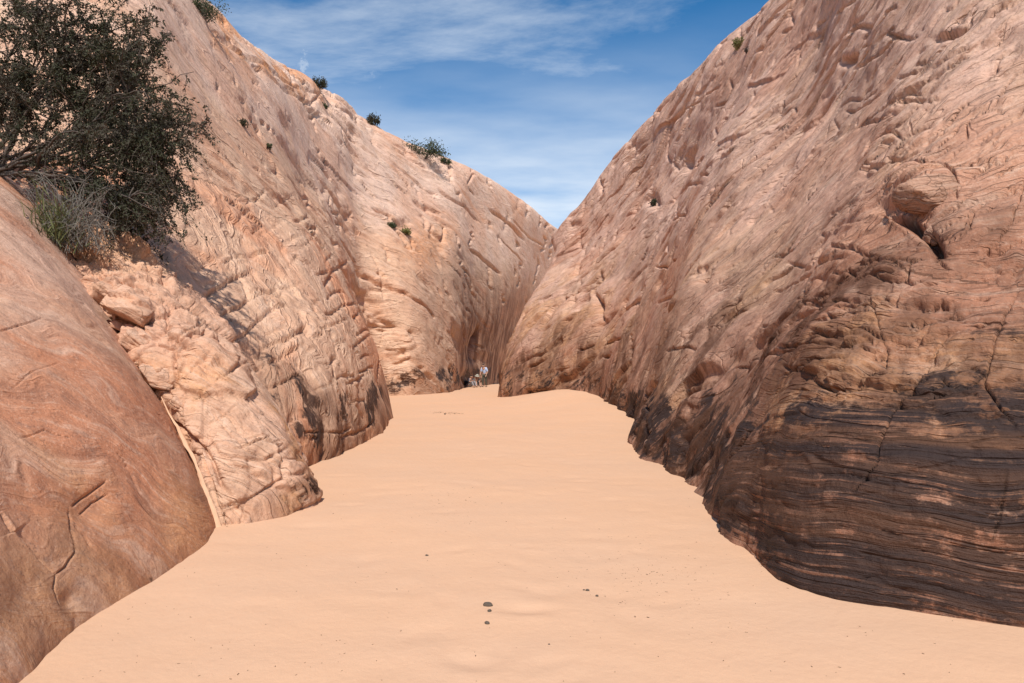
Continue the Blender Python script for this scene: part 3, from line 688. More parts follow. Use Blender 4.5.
    stain = smooth(1.6, 0.2, z - .5 * nz) * 0.6 * (1 - .3 * far) + smooth(3.6, 0.6, z - 1.2 * nz) * 0.5 * smooth(-.3, .4, fbm(P, 2.2, 2, off=90))
    stain = np.maximum(stain, 1.0 * smooth(12.0, 3.0, z - nz * 2.0) * smooth(44, 48, P[:, 1]))
    och = smooth(0.05, 0.45, fbm(P, 3.0, 3, off=51)) * 0.22 * (1 - low) + 0.9 * w.front * smooth(30, 12, w.py - (25 + (w.px - 217) * 0.585)) * smooth(205, 225, w.px) * smooth(340, 290, w.px) * smooth(-.35, .05, nz) * smooth(-.4, .1, nz)
    och = np.maximum(och, 0.85 * np.exp(-((w.px - 425) / 35) ** 2 - ((w.py - 245) / 26) ** 2) * w.front)
    och = np.maximum(och, 0.5 * smooth(.8, 0, z) * (1 - far))
    redm = (0.75 * smooth(0.05, 0.5, fbm(P, 3.0, 3, off=33)) + 0.12) * low + 0.35 * smooth(.1, .5, fbm(P, 5.0, 3, off=35))
    bed = np.where(low[:, None] > 0.5, np.stack([Q2[:, 0] * .24, Q2[:, 1] * .24, b2 * 1.6], -1), np.stack([Q1[:, 0] * .22, Q1[:, 1] * .22, b1 * 1.5], -1))
    st = np.stack([P[:, 1] * 1.6, P[:, 0] * 1.6, P[:, 2] * 0.3], -1)
    build_wall('canyon_wall_left', w, MAT_L, dict(bedco=bed, streakco=st, hue=0.8 * smooth(8, 12, z + nz * 2), varnish=np.clip(var, 0, 1), stain=np.clip(stain, 0, 1), ochre=np.clip(och, 0, 1), redness=redm))
    return w

# ---- leaning fin of broken slabs between the buttress and the smooth dome -------------------------
def fin_wall():
    cols = [
        [(95,545,9.0),(70,470,9.1),(30,400,9.3),(-10,335,9.7),(-60,262,10.4),(-100,205,10.9)],
        [(207,531,7.3),(182,474,7.5),(146,400,7.9),(106,335,8.3),(66,268,9.0),(36,218,9.8)],
        [(224,531,6.75),(207,467,7.05),(172,400,7.45),(127,340,7.85),(87,275,8.6),(58,226,9.5)],
        [(262,529,7.0),(246,461,7.2),(211,386,7.6),(166,321,8.0),(117,263,8.75),(84,218,9.6)],
        [(301,512,7.5),(286,450,7.7),(251,385,8.1),(206,316,8.55),(152,262,9.2),(110,218,10.0)],
        [(322,497,8.15),(303,452,8.4),(268,392,8.85),(222,322,9.3),(163,267,9.8),(122,224,10.5)],
        [(296,478,9.6),(276,436,9.8),(238,376,10.2),(196,312,10.6),(148,260,11.2),(112,218,12)],
    ]
    outs = [(-.5,1)] * 7
    w = loft(cols, outs, step=1.2); finish_geom(w); prep(w)
    P, sp = w.F0, w.sp
    w.D += 0.05 * fbm(P, 1.4, 3, sp)
    b1, Q1 = bedco(P, (0.15, 0.75, 0.55), 0.18, 1.2)
    b2, Q2 = bedco(P, (0.6, -0.1, 0.55), 0.2, 1.0, off=8)
    up = smooth(1.6, 2.4, P[:, 2])
    w.D += strata(w, b1, Q1, 0.62, 4, 4.5, 0.045, 2.4) * (0.3 + 1.2 * up) + strata(w, b2, Q2, 0.5, 3, 4.0, 0.022, 3)
    v1 = voro_edge(np.stack([P[:, 0], P[:, 1], P[:, 2]], -1) / 0.75 + 2)
    w.D -= 0.035 * np.exp(-(v1 / 0.035) ** 2) * smooth(-.2, .3, fbm(P, 1.0, 2, off=3)); w.D += 0.012 * fbm(P, 0.3, 5, sp, .62)
    v3 = voro(np.stack([P[:, 0] * 1.0, P[:, 1] * .8, P[:, 2] * .8], -1) / 0.62 + 7); cam_ = np.array([0, 0, EYE]) - P; cam_ /= np.linalg.norm(cam_, axis=1)[:, None]; fc = smooth(0.1, .4, (w.N * cam_).sum(1))
    w.D += fc * 0.07 * v3[:, 1] * smooth(0, .08, v3[:, 0]) - fc * 0.05 * np.exp(-(v3[:, 0] / .03) ** 2)
    w.D += plates(w, b1, Q1, 0.42, 1.8, 0.085, 0.06, 4) * (.35 + .65 * smooth(1.3, 2.2, P[:, 2])) + plates(w, b2, Q2, 0.2, 2.0, 0.03, 0.03, 14) * smooth(1.3, 2.2, P[:, 2]) + creases(w, b1, Q1, 0.4, 4, .04, .04, -.1, 4) + creases(w, b2, Q2, 0.3, 4, .05, .025, -.05, 7)
    for pts, u, fall, under in [
        ([(108,300),(120,312),(134,314),(150,306)], 16, 22, 12), ([(128,340),(140,336),(152,334)], 9, 14, 8), ([(136,372),(146,382),(158,378),(166,364)], 14, 16, 14),
        ([(74,262),(92,254),(112,248)], 6, 14, 5), ([(84,286),(104,276),(128,268)], 6, 14, 5), ([(95,300),(115,288),(140,280)], 5, 12, 4),
        ([(178,426),(190,436),(202,434)], 6, 14, 5), ([(216,482),(228,500),(240,506)], 6, 12, 5), ([(252,470),(268,484),(290,488)], 4, 14, 3)]:
        ledge(w, pts, u, fall, under)
    for pts, wd, dp in [
        ([(150,405),(162,422),(180,432),(199,444),(212,462),(219,482),(232,502)], 3.0, 9), ([(205,396),(225,424),(245,449),(268,460),(287,470)], 1.6, 4),
        ([(180,382),(190,372),(200,360)], 1.4, 4), ([(205,420),(222,410),(240,402)], 1.4, 4), ([(232,452),(252,444),(275,432)], 1.4, 4),
        ([(170,345),(190,330),(206,322)], 1.4, 4), ([(222,380),(238,368),(250,360)], 1.3, 3.5), ([(190,400),(206,388),(222,376)], 1.3, 4), ([(300,470),(308,486),(316,498)], 2.2, 6), ([(288,478),(298,490),(306,502)], 1.6, 4),
        ([(196,450),(206,476),(214,505),(218,528)], 3.0, 8)]:
        crack(w, pts, wd, dp)
    bump(w, 128, 292, 22, 16, 20, 12, 2.5); bump(w, 150, 358, 16, 12, 30, 10, 2.5); bump(w, 238, 470, 20, 14, 40, 5)
    z = P[:, 2]; nz = fbm(P, 0.9, 4, off=21)
    var = 0.8 * np.exp(-((w.px - 312) / 10) ** 2 - ((w.py - 485) / 16) ** 2) + 0.35 * smooth(.2, .5, fbm(P, .8, 3, off=3)) * smooth(1.2, .4, z)
    och = 0.9 * smooth(-.1, .4, nz) * smooth(2.0, 1.2, z) + 0.5 * smooth(2.6, 3.4, z)
    bed = np.stack([Q1[:, 0] * .25, Q1[:, 1] * .25, b1 * 2.2], -1); st = np.stack([P[:, 1] * 2, P[:, 0] * 2, P[:, 2] * .5], -1)
    build_wall('rock_fin', w, MAT_F, dict(bedco=bed, streakco=st, hue=.5 * smooth(-.1, .4, nz), varnish=np.clip(var, 0, 1), stain=0.45 * smooth(1.3, 0, z) * smooth(-.3, .3, nz), ochre=np.clip(och, 0, 1), redness=0.35 + 0.3 * nz))
    return w

# ---- smooth dome in the left foreground -----------------------------------------------------------
def dome_wall():
    cols = [
        [(262,500,10.5),(226,446,10.6),(182,378,10.9),(130,310,11.3),(78,240,11.9),(15,176,12.6)],
        [(232,515,8.4),(206,456,8.6),(168,388,8.9),(122,316,9.3),(70,246,9.8),(6,178,10.5)],
        [(214,530,6.75),(187,472,6.9),(151,402,7.15),(110,332,7.5),(60,262,7.95),(0,184,8.6)],
        [(152,576,5.2),(124,512,5.3),(88,432,5.5),(46,350,5.85),(0,272,6.3),(-60,190,6.9)],
        [(84,626,4.3),(56,560,4.33),(20,480,4.5),(-22,390,4.8),(-70,300,5.2),(-135,200,5.8)],
        [(22,684,3.45),(-12,610,3.5),(-50,520,3.65),(-104,420,3.95),(-160,320,4.3),(-235,210,4.9)],
        [(-150,800,2.5),(-200,700,2.55),(-250,590,2.65),(-330,470,3.0),(-410,340,3.4),(-500,210,4.0)],
        [(-600,1000,1.7),(-660,850,1.75),(-720,700,1.9),(-830,540,2.2),(-950,370,2.6),(-1100,200,3.2)],
    ]
    outs = [(-.6,1)] * 3 + [(-1,.3)] * 5
    w = loft(cols, outs, step=1.3); finish_geom(w); prep(w)
    P, sp = w.F0, w.sp
    w.D += 0.055 * fbm(P, 2.2, 2) + 0.02 * fbm(P, 0.8, 3, sp)
    b1, Q1 = bedco(P, (0.25, 0.35, 0.9), 0.30, 1.3)
    m = smooth(-.2, .4, fbm(P, 1.6, 2, off=4))
    w.D += strata(w, b1, Q1, 0.42, 4, 5.0, 0.014, 2.5) * m
    w.D += 0.006 * fbm(P, 0.22, 5, sp, .62)
    w.D += creases(w, b1, Q1, 0.5, 8, .02, .007, .2, 4) + creases(w, b1, Q1, 0.2, 7, .04, .006, .1, 6)
    v1 = voro_edge((P + 0.2 * np.stack([fbm(P, .7, 2, off=k) for k in range(3)], -1)) / 1.1 + 4)
    w.D -= 0.004 * np.exp(-(v1 / 0.03) ** 2) * smooth(0, .3, fbm(P, 1.5, 2, off=31))
    for pts, wd, dp in [
        ([(0,508),(16,530),(33,549),(44,563),(56,574)], 2.0, 6), ([(56,574),(66,566),(74,552),(70,530),(72,505)], 1.5, 4), ([(56,574),(54,590),(60,606)], 1.5, 4),
        ([(75,505),(90,492),(104,482)], 1.4, 3.5), ([(84,512),(94,500),(108,494)], 1.2, 3), ([(0,330),(20,324),(44,318)], 1.0, 2), ([(10,390),(34,372),(60,362)], 1.0, 2),
        ([(72,520),(84,540),(92,552)], 1.2, 3), ([(110,450),(128,470),(140,500)], 1.0, 2), ([(20,440),(44,430),(70,440)], 1.0, 2)]:
        crack(w, pts, wd, dp)
    ledge(w, [(0,508),(16,530),(33,549),(44,563),(56,574)], -3, 20, -2); bump(w, 90, 505, 18, 22, 35, -6); bump(w, 70, 600, 10, 10, 0, -4)
    z = P[:, 2]; nz = fbm(P, 0.9, 4, off=21)
    var = 0.5 * smooth(.2, .5, fbm(P, .5, 4, off=44)) * smooth(0.6, .1, z) + 0.55 * np.exp(-((w.px - 92) / 20) ** 2 - ((w.py - 505) / 26) ** 2) * smooth(-.1, .3, fbm(P, .35, 3, off=6))
    och = 0.55 * smooth(0.9, 0.1, z + .5 * nz)
    bed = np.stack([Q1[:, 0] * .2, Q1[:, 1] * .2, b1 * 1.8], -1); st = np.stack([P[:, 1] * 2.4, P[:, 0] * 2.4, P[:, 2] * .5], -1)
    build_wall('rock_dome', w, MAT_A, dict(bedco=bed, streakco=st, hue=.7 * smooth(1.3, 2.6, z + .4 * nz), varnish=np.clip(var, 0, 1), stain=np.clip(0.6 * smooth(0.9, 0.1, z + .3 * nz), 0, 1) * smooth(-.3, .3, fbm(P, .8, 2, off=2)), ochre=och, redness=0.12 + 0.35 * smooth(2.2, .6, z) + 0.6 * smooth(0, .35, noise(np.stack([Q1[:, 0] / 4, Q1[:, 1] / 4, b1 / .55], -1)))))
    return w
WR = right_wall(); WL = left_wall(); WF = fin_wall(); WD = dome_wall()
# ------------------------------------------------------------------ loose and wedged blocks of rock
def boulder(name, loc, size, rot, mat, label, cat, seed, group=None, boxy=3.5, cuts=7, sub=5):
    bm = bmesh.new(); bmesh.ops.create_icosphere(bm, subdivisions=sub, radius=1.0)
    V = np.array([v.co for v in bm.verts]); F = np.array([[v.index for v in f.verts] for f in bm.faces]); bm.free()
    V = V / (np.abs(V) ** boxy).sum(1)[:, None] ** (1 / boxy)
    r = np.random.default_rng(seed)
    for k in range(cuts):
        n = r.normal(size=3); n /= np.linalg.norm(n); h = 0.72 + 0.25 * r.random()
        d = V @ n - h; V -= np.where(d > 0, d, 0)[:, None] * n * 0.92
    nrm = V / np.linalg.norm(V, axis=1)[:, None]
    V = V + nrm * (0.06 * fbm(V + seed, 0.8, 4))[:, None]
    g = noise(np.stack([V[:, 0] * .5, V[:, 1] * .5, V[:, 2] * 4.5], -1) + seed)
    V = V - nrm * (0.05 * np.exp(-(g / 0.09) ** 2))[:, None]
    V = V * np.array(size)
    o = mesh_np(name, V, F, mat); o.location = loc; o.rotation_euler = rot
    for k, v in (('polyco', V * 3), ('bedco', V * 2.2 * np.array([.4, .4, 2])), ('streakco', V)):
        a = o.data.attributes.new(k, 'FLOAT_VECTOR', 'POINT'); a.data.foreach_set('vector', np.ascontiguousarray(v, np.float32).ravel())
    for k, v in (('seamw', 1.0), ('hue', .5), ('redness', .25), ('ochre', .2), ('stain', .45 if mat is MAT_R else .1), ('varnish', 0)):
        a = o.data.attributes.new(k, 'FLOAT', 'POINT'); a.data.foreach_set('value', np.full(len(V), v, np.float32))
    tagit(o, label, cat, group)
    return o
def mp(d): return d / FPX
def on_px(w, px, py, inset=0.0):
    p, n = surf(w, px, py); return p - n * inset, n
p, n = on_px(WR, 928, 187, 0.10); d = p.y
boulder('rock_block', p, (36 * mp(d), 27 * mp(d), 19 * mp(d)), (0.25, -0.16, 0.35), MAT_R, 'rounded grey brown block of sandstone wedged above the dark hollow in the right wall', 'rock', 11)
p, n = on_px(WR, 931, 234, 0.06); d = p.y
boulder('rock_block', p, (10 * mp(d), 10 * mp(d), 9 * mp(d)), (0.4, 0.5, 0.3), MAT_R, 'small angular stone stuck inside the dark hollow of the right wall', 'rock', 12)
for px, py, sx, sz, rt, sd, lab in [
    (122, 298, 22, 11, 0.5, 21, 'largest overhanging slab of the broken rock seam, just under the dead shrub'),
    (150, 366, 17, 9, 0.25, 23, 'flat jutting slab with dark shade beneath, lowest in the broken rock seam'),
    (133, 333, 15, 9, 0.7, 25, 'squarish block in the broken rock seam, between the overhanging slab and the flat jutting slab'),
    (108, 281, 15, 6, 0.55, 31, 'thin slab just above the largest overhanging slab of the broken rock seam'),
    (146, 316, 15, 6, 0.45, 33, 'thin slab at the right end of the largest overhanging slab of the rock seam'),
    (166, 352, 13, 5, 0.4, 35, 'thin slab lying on top of the flat jutting slab of the rock seam'),
    (172, 402, 10, 5, 0.7, 37, 'small wedge of rock in the seam just above the strip of run down sand'),
    (92, 266, 17, 9, 0.35, 29, 'blocky tan stone at the top of the broken rock seam, right below the shrubs')]:
    p, n = on_px(WF, px, py, 0.17); d = p.y
    boulder('rock_block', p, (sx * mp(d), 0.26, sz * mp(d)), (0.3, rt, 0.35), MAT_F, lab, 'rock', sd, 'blocks of the broken rock seam', boxy=9, cuts=5)

# sand that has run down the seam between dome and fin
def seam_sand():
    cl = np.array([W(*q) for q in ((160,396,7.55),(172,418,7.42),(184,440,7.26),(196,466,7.06),(206,492,6.92),(214,516,6.8),(220,540,6.66))]); wd = np.array([.4, 1.0, 2.2, 1.3, 2.4, 3.2, 6]) * mp(7)
    tq = np.linspace(0, 6, 80); c_ = spline_axis(cl, np.arange(7.), tq); w_ = np.interp(tq, np.arange(7.), wd); a = np.linspace(-1, 1, 21)
    V = c_[:, None] + np.array([1, .25, .1]) * (a[None, :] * w_[:, None])[..., None] + np.array([.2, -.8, .5]) * ((1 - a ** 2)[None, :] * w_[:, None] * .35 - .03)[..., None]
    V = V.reshape(-1, 3); V = V + np.array([.4, -.4, .3]) * (0.05 * fbm(V, .25, 3))[:, None]
    i = np.arange(80 * 21).reshape(80, 21)
    tagit(mesh_np('sand_drift', V, np.stack([i[:-1, :-1], i[:-1, 1:], i[1:, 1:], i[1:, :-1]], -1).reshape(-1, 4), MAT_SAND), kind='structure')
seam_sand()

# ------------------------------------------------------------------ plants
def leaf_mat(name, a, b, c):
    m, nt, bs = new_mat(name); g = NG(nt)
    r = g.n('ShaderNodeNewGeometry').outputs['Random Per Island']
    pos = g.n('ShaderNodeNewGeometry').outputs['Position']
    col = g.mix(r, a, b); col = g.mix(g.rng(g.noise(pos, 2.2, 3), 0.45, 0.65), col, c)
    g.l(col, bs.inputs['Base Color']); bs.inputs['Roughness'].default_value = 0.7
    return m
def bark_mat(name, a, b):
    m, nt, bs = new_mat(name); g = NG(nt); pos = g.n('ShaderNodeNewGeometry').outputs['Position']
    col = g.mix(g.noise(pos, 30, 4, 0.7), a, b); g.l(col, bs.inputs['Base Color']); return m
LEAF_DARK = leaf_mat('dark_olive_leaf', (0.040, 0.042, 0.022), (0.062, 0.062, 0.036), (0.075, 0.062, 0.045))
LEAF_GREEN = leaf_mat('dull_green_leaf', (0.050, 0.065, 0.028), (0.085, 0.095, 0.045), (0.07, 0.075, 0.05))
LEAF_YELLOW = leaf_mat('yellow_green_leaf', (0.12, 0.125, 0.035), (0.17, 0.16, 0.05), (0.20, 0.15, 0.06))
BARK = bark_mat('dark_bark', (0.05, 0.038, 0.03), (0.14, 0.11, 0.09))
TWIG = bark_mat('grey_dead_twig', (0.12, 0.10, 0.085), (0.30, 0.265, 0.22))
GRASS = leaf_mat('olive_grass', (0.075, 0.085, 0.03), (0.13, 0.125, 0.05), (0.10, 0.10, 0.06))

class TubeSet:
    def __init__(s): s.V = []; s.F = []; s.n = 0
    def tube(s, pts, r0, r1, k=5):
        pts = np.asarray(pts, float); n = len(pts)
        T = np.gradient(pts, axis=0); T /= np.linalg.norm(T, axis=1)[:, None] + 1e-9
        up = np.array([0.31, 0.52, 0.79]); A = np.cross(T, up); A /= np.linalg.norm(A, axis=1)[:, None] + 1e-9; B = np.cross(T, A)
        an = np.arange(k) / k * 2 * math.pi; rr = np.linspace(r0, r1, n)[:, None, None]
        V = pts[:, None] + rr * (A[:, None] * np.cos(an)[None, :, None] + B[:, None] * np.sin(an)[None, :, None])
        i = np.arange(n * k).reshape(n, k); j = np.roll(i, -1, axis=1)
        F = np.stack([i[:-1], j[:-1], j[1:], i[1:]], -1).reshape(-1, 4)
        s.V.append(V.reshape(-1, 3)); s.F.append(F + s.n); s.n += n * k
    def build(s, name, mat, parent=None): return mesh_np(name, np.concatenate(s.V), np.concatenate(s.F), mat, parent)
def leaves_mesh(name, C_, size, mat, parent, r, aspect=0.5, fold=0.25):
    """one small folded leaf (2 quads) per centre"""
    n = len(C_); a = r.normal(size=(n, 3)); a[:, 2] += 0.2; a /= np.linalg.norm(a, axis=1)[:, None]
    b = r.normal(size=(n, 3)); b -= (b * a).sum(1)[:, None] * a; b /= np.linalg.norm(b, axis=1)[:, None]; c = np.cross(a, b)
    s = (size * (0.6 + 0.8 * r.random(n)))[:, None]; w = s * aspect
    V = np.stack([C_ - a * s * .5, C_ - b * w * .5 + c * w * fold, C_ + a * s * .5, C_ + b * w * .5 + c * w * fold], 1).reshape(-1, 3)
    i = np.arange(n)[:, None] * 4; F = np.concatenate([i + [[0, 1, 2]], i + [[0, 2, 3]]])
    return mesh_np(name, V, F, mat, parent, smoothed=False)

def big_shrub():
    r = np.random.default_rng(42); root = np.array(W(2, 166, 9.9)); root[2] -= 0.1
    t = empty('shrub', root); tagit(t, 'large dark olive shrub overhanging the rocks at the top left of the photo', 'shrub')
    tubes = TubeSet(); L = []; prim = []
    lobes = [((45, 40), (92, 74), .36), ((122, 70), (66, 58), .20), ((25, 105), (60, 42), .13), ((150, 120), (48, 36), .10), ((160, 180), (36, 42), .10), ((140, 228), (36, 28), .07), ((112, 168), (50, 42), .08)]
    pr = np.array([l[2] for l in lobes]); pr /= pr.sum()
    for k in range(230):
        c, rd, _ = lobes[r.choice(len(lobes), p=pr)] if k >= len(lobes) * 3 else lobes[k % len(lobes)]
        q = r.normal(size=2); q = q / np.linalg.norm(q) * math.sqrt(r.random()) * 1.04
        tip = np.array(W(c[0] + q[0] * rd[0], c[1] + q[1] * rd[1], 9.4 + r.normal() * 0.42 + 0.4 * (c[0] < 60))) - root
        low = c[1] > 150
        if k < 24: start = r.normal(size=3) * np.array([.22, .12, .05]); rad = 0.026
        else:   # fork from the limb that already reaches nearest to this tip
            b = min((pp for pp in prim), key=lambda pp: np.linalg.norm(pp[7] - tip) + r.random() * .35)
            start = b[r.integers(4, 10)]; rad = 0.012
        mid = start * .5 + tip * .5 + np.array([0, 0, 0.05 + (0.42 if low else 0.22) * r.random()]) + r.normal(size=3) * 0.16
        u = np.linspace(0, 1, 12)[:, None]
        path = (1 - u) ** 2 * start + 2 * u * (1 - u) * mid + u ** 2 * tip
        path[1:] += np.cumsum(r.normal(size=(11, 3)) * 0.030, 0)
        if k < 24: prim.append(path)
        tubes.tube(path, rad, 0.004, 5)
        for q in range(14):
            f = 0.25 + 0.75 * r.random() ** 0.8; i = min(int(f * 11), 10); p0 = path[i] + (path[i + 1] - path[i]) * (f * 11 - i)
            dr = (path[i + 1] - path[i]); dr /= np.linalg.norm(dr) + 1e-9
            dr = dr * 0.6 + r.normal(size=3) * 0.62; dr[2] += -0.28 if low else 0.16; dr /= np.linalg.norm(dr)
            l = 0.14 + 0.30 * r.random()
            uu = np.linspace(0, 1, 5)[:, None]; tw = p0 + dr * l * uu + np.array([0, 0, -0.12 * l / .3]) * uu ** 2 + r.normal(size=(5, 3)) * 0.008
            tubes.tube(tw, 0.0045, 0.002, 3)
            ng = r.integers(4, 8)          # leaves sit in small tufts along the twig
            for z in range(ng):
                g = (z + r.random()) / ng; m = min(int(g * 4), 3); pc = tw[m] + (tw[m + 1] - tw[m]) * (g * 4 - m)
                for y in range(r.integers(3, 8)): L.append(pc + r.normal(size=3) * 0.019)
    leaves_mesh('foliage', np.array(L), 0.040, LEAF_DARK, t, r)
    tubes.build('branch', BARK, t)
big_shrub()

def dead_shrub():
    r = np.random.default_rng(5); root = np.array(W(74, 246, 8.75)); t = empty('dead_shrub', root)
    tagit(t, 'leafless grey shrub of arching dry twigs under the large dark shrub', 'shrub')
    tb = TubeSet()
    for k in range(170):
        st = r.normal(size=3) * np.array([0.16, 0.10, 0.06])
        e = np.array(W(12 + 105 * r.random(), 168 + 88 * r.random() ** 0.8, 8.75 + r.normal() * 0.28)) - root
        mid = (st + e) * .5 + np.array([0, 0, 0.22 + 0.25 * r.random()]) + r.normal(size=3) * .06
        u = np.linspace(0, 1, 9)[:, None]; pa = (1 - u) ** 2 * st + 2 * u * (1 - u) * mid + u ** 2 * e
        pa[1:] += np.cumsum(r.normal(size=(8, 3)) * 0.009, 0)
        tb.tube(pa, 0.0048, 0.002, 4)
        for q in range(3):
            i = r.integers(3, 8); dr = r.normal(size=3); dr /= np.linalg.norm(dr); l = .08 + .14 * r.random()
            tb.tube(pa[i] + dr * l * np.linspace(0, 1, 4)[:, None] + r.normal(size=(4, 3)) * .006, 0.003, 0.0015, 3)
    tb.build('twigs', TWIG, t)
dead_shrub()

def grass_tuft(name, base, nrm, n, length, spread, mat, label, seed, kind='blades', group=None):
    r = np.random.default_rng(seed); t = empty(name, base); tagit(t, label, 'grass' if name == 'grass_tuft' else 'plant', group)
    Vs, Fs = [], []
    for k in range(n):
        b = r.normal(size=3) * spread * .45; d = np.array(nrm) * .35 + np.array([0, 0, 1.0]) + r.normal(size=3) * .45; d /= np.linalg.norm(d); l = length * (.5 + .6 * r.random())
        u = np.linspace(0, 1, 5)[:, None]; pa = b + d * l * u + np.array([0, 0, -.35 * l]) * u ** 2.2
        sd = np.cross(d, r.normal(size=3)); sd /= np.linalg.norm(sd); w = (0.006 + .1 * spread * .04) * (1 - u * .85)
        V = np.stack([pa - sd * w, pa + sd * w], 1).reshape(-1, 3); i = np.arange(4) * 2 + k * 10
        Vs.append(V); Fs.append(np.stack([i, i + 1, i + 3, i + 2], -1))
    mesh_np(kind, np.concatenate(Vs), np.concatenate(Fs), mat, t)
p = Vector(W(54, 232, 8.55)); grass_tuft('grass_tuft', p, (0, -.4, .5), 260, 0.52, 0.30, GRASS, 'olive green grass tuft growing through the grey dead shrub', 8)
p, n = on_px(WL, 160, 296); p2 = Vector(W(158, 296, min(p.y, 9.9))); grass_tuft('grass_tuft', p2, n, 140, 0.30, 0.10, GRASS, 'small green grass tuft in the shaded gap below the large shrub', 9, kind='grass_blades')

def small_shrub(px, py, wpx, hpx, wall, mat, label, seed, nl=1600, group=None, sink=0.05, leafpx=1.6, stems=14):
    r = np.random.default_rng(seed); p, n = surf(wall, px, py + hpx * .4); d = p.y; m = d / FPX
    t = empty('shrub', p - n * sink); tagit(t, label, 'shrub', group)
    rx, rz = wpx * m * .5, hpx * m
    tb = TubeSet(); L = []
    clumps = []
    for k in range(stems):
        a = r.random() * 6.28; q = math.sqrt(r.random()); e = np.array([math.cos(a) * q * rx * .82, math.sin(a) * q * rx * .8, rz * (.35 + .5 * r.random() * math.sqrt(1 - q * q * .8))])
        u = np.linspace(0, 1, 5)[:, None]; pa = e * u * np.array([1, 1, .8]) + np.array([0, 0, 1]) * (e[2] * .2) * u ** 2 + r.normal(size=(5, 3)) * .02 * rx
        tb.tube(pa, .012 * rx + .004, .005, 4); clumps.append(pa[-1]); clumps.append(pa[-2])
    clumps = np.array(clumps); k = r.integers(0, len(clumps), nl)
    C_ = clumps[k] + r.normal(size=(nl, 3)) * np.array([.19 * rx, .19 * rx, .13 * rz])
    C_[:, 2] = np.maximum(C_[:, 2], 0.0)
    leaves_mesh('foliage', C_, leafpx * m, mat, t, r, aspect=.6); tb.build('stems', BARK, t)
G = 'shrubs along the rim'
small_shrub(208, 12, 40, 26, WL, LEAF_GREEN, 'highest of the rim shrubs, dark, at the very top of the left wall', 31, 2600, G)
small_shrub(321, 83, 16, 14, WL, LEAF_DARK, 'small round dark shrub on the left rim below the little white cloud', 32, 900, G)
small_shrub(376, 119, 15, 12, WL, LEAF_DARK, 'tiny dark shrub on the left rim, between the round shrub and the wide shrub', 33, 800, G)
small_shrub(427, 151, 46, 17, WL, LEAF_GREEN, 'widest shrub on the left rim, spreading down to the right', 34, 2600, G)
small_shrub(447, 160, 14, 9, WL, LEAF_GREEN, 'low green shrub on the left rim at the lower end of the widest rim shrub', 35, 500, G)
small_shrub(561, 234, 7, 6, WL, LEAF_DARK, 'speck of dark shrub on the sky line where the two walls meet', 36, 250, G)
small_shrub(735, 45, 14, 15, WR, LEAF_YELLOW, 'yellow green bush perched on the rim of the right wall', 37, 900, G)
small_shrub(745, 50, 9, 8, WR, BARK, 'tiny bare dark bush beside the yellow green bush on the right rim', 38, 300, G)
G2 = 'plants rooted in cracks of the walls'
small_shrub(393, 224, 13, 7, WL, LEAF_GREEN, 'upper of two dark green plants on the orange stained rock face', 41, 500, G2)
small_shrub(407, 230, 15, 8, WL, LEAF_YELLOW, 'lower greener plant of two on the orange stained rock face', 42, 600, G2)
small_shrub(245, 121, 14, 10, WL, LEAF_DARK, 'dark scrubby plant in a crack of the left wall beside the large shrub', 43, 500, G2)
small_shrub(270, 147, 10, 7, WL, LEAF_GREEN, 'grey green plant in the long diagonal crack of the left wall', 44, 350, G2)
small_shrub(327, 107, 8, 6, WL, LEAF_GREEN, 'tiny plant on the pale slope below the small round rim shrub', 45, 250, G2)
small_shrub(652, 200, 8, 11, WR, LEAF_DARK, 'dark plant filling a round hole in the far part of the right wall', 47, 400, G2)

# ------------------------------------------------------------------ people
def cloth(name, a, rough=0.85):
    m, nt, b = new_mat(name); g = NG(nt); pos = g.n('ShaderNodeNewGeometry').outputs['Position']
    col = g.mix(g.rng(g.noise(pos, 14, 4), .4, .65), a, tuple(x * .78 for x in a)); g.l(col, b.inputs['Base Color']); b.inputs['Roughness'].default_value = rough; return m
SKIN = cloth('skin', (0.50, 0.29, 0.20), .6); HAIR = cloth('dark_hair', (0.03, 0.022, 0.018)); EYE_M = cloth('dark_eye', (0.02, 0.015, 0.012), .3)
def skin_mesh(name, pts, edges, mat, parent, root=0, levels=2):
    me = bpy.data.meshes.new(name); me.from_pydata([p[:3] for p in pts], edges, [])
    o = bpy.data.objects.new(name, me); C.objects.link(o)
    md = o.modifiers.new('skin', 'SKIN'); md.use_smooth_shade = True
    lay = me.skin_vertices[0]
    for i, p in enumerate(pts): lay.data[i].radius = (p[3], p[4] if len(p) > 4 else p[3]); lay.data[i].use_root = i == root
    sb = o.modifiers.new('sub', 'SUBSURF'); sb.levels = levels; sb.render_levels = levels
    dg = bpy.context.evaluated_depsgraph_get(); nm = bpy.data.meshes.new_from_object(o.evaluated_get(dg)); nm.name = name
    bpy.data.objects.remove(o); bpy.data.meshes.remove(me)
    nm.materials.clear(); nm.materials.append(mat)
    n = bpy.data.objects.new(name, nm); C.objects.link(n); n.parent = parent; return n
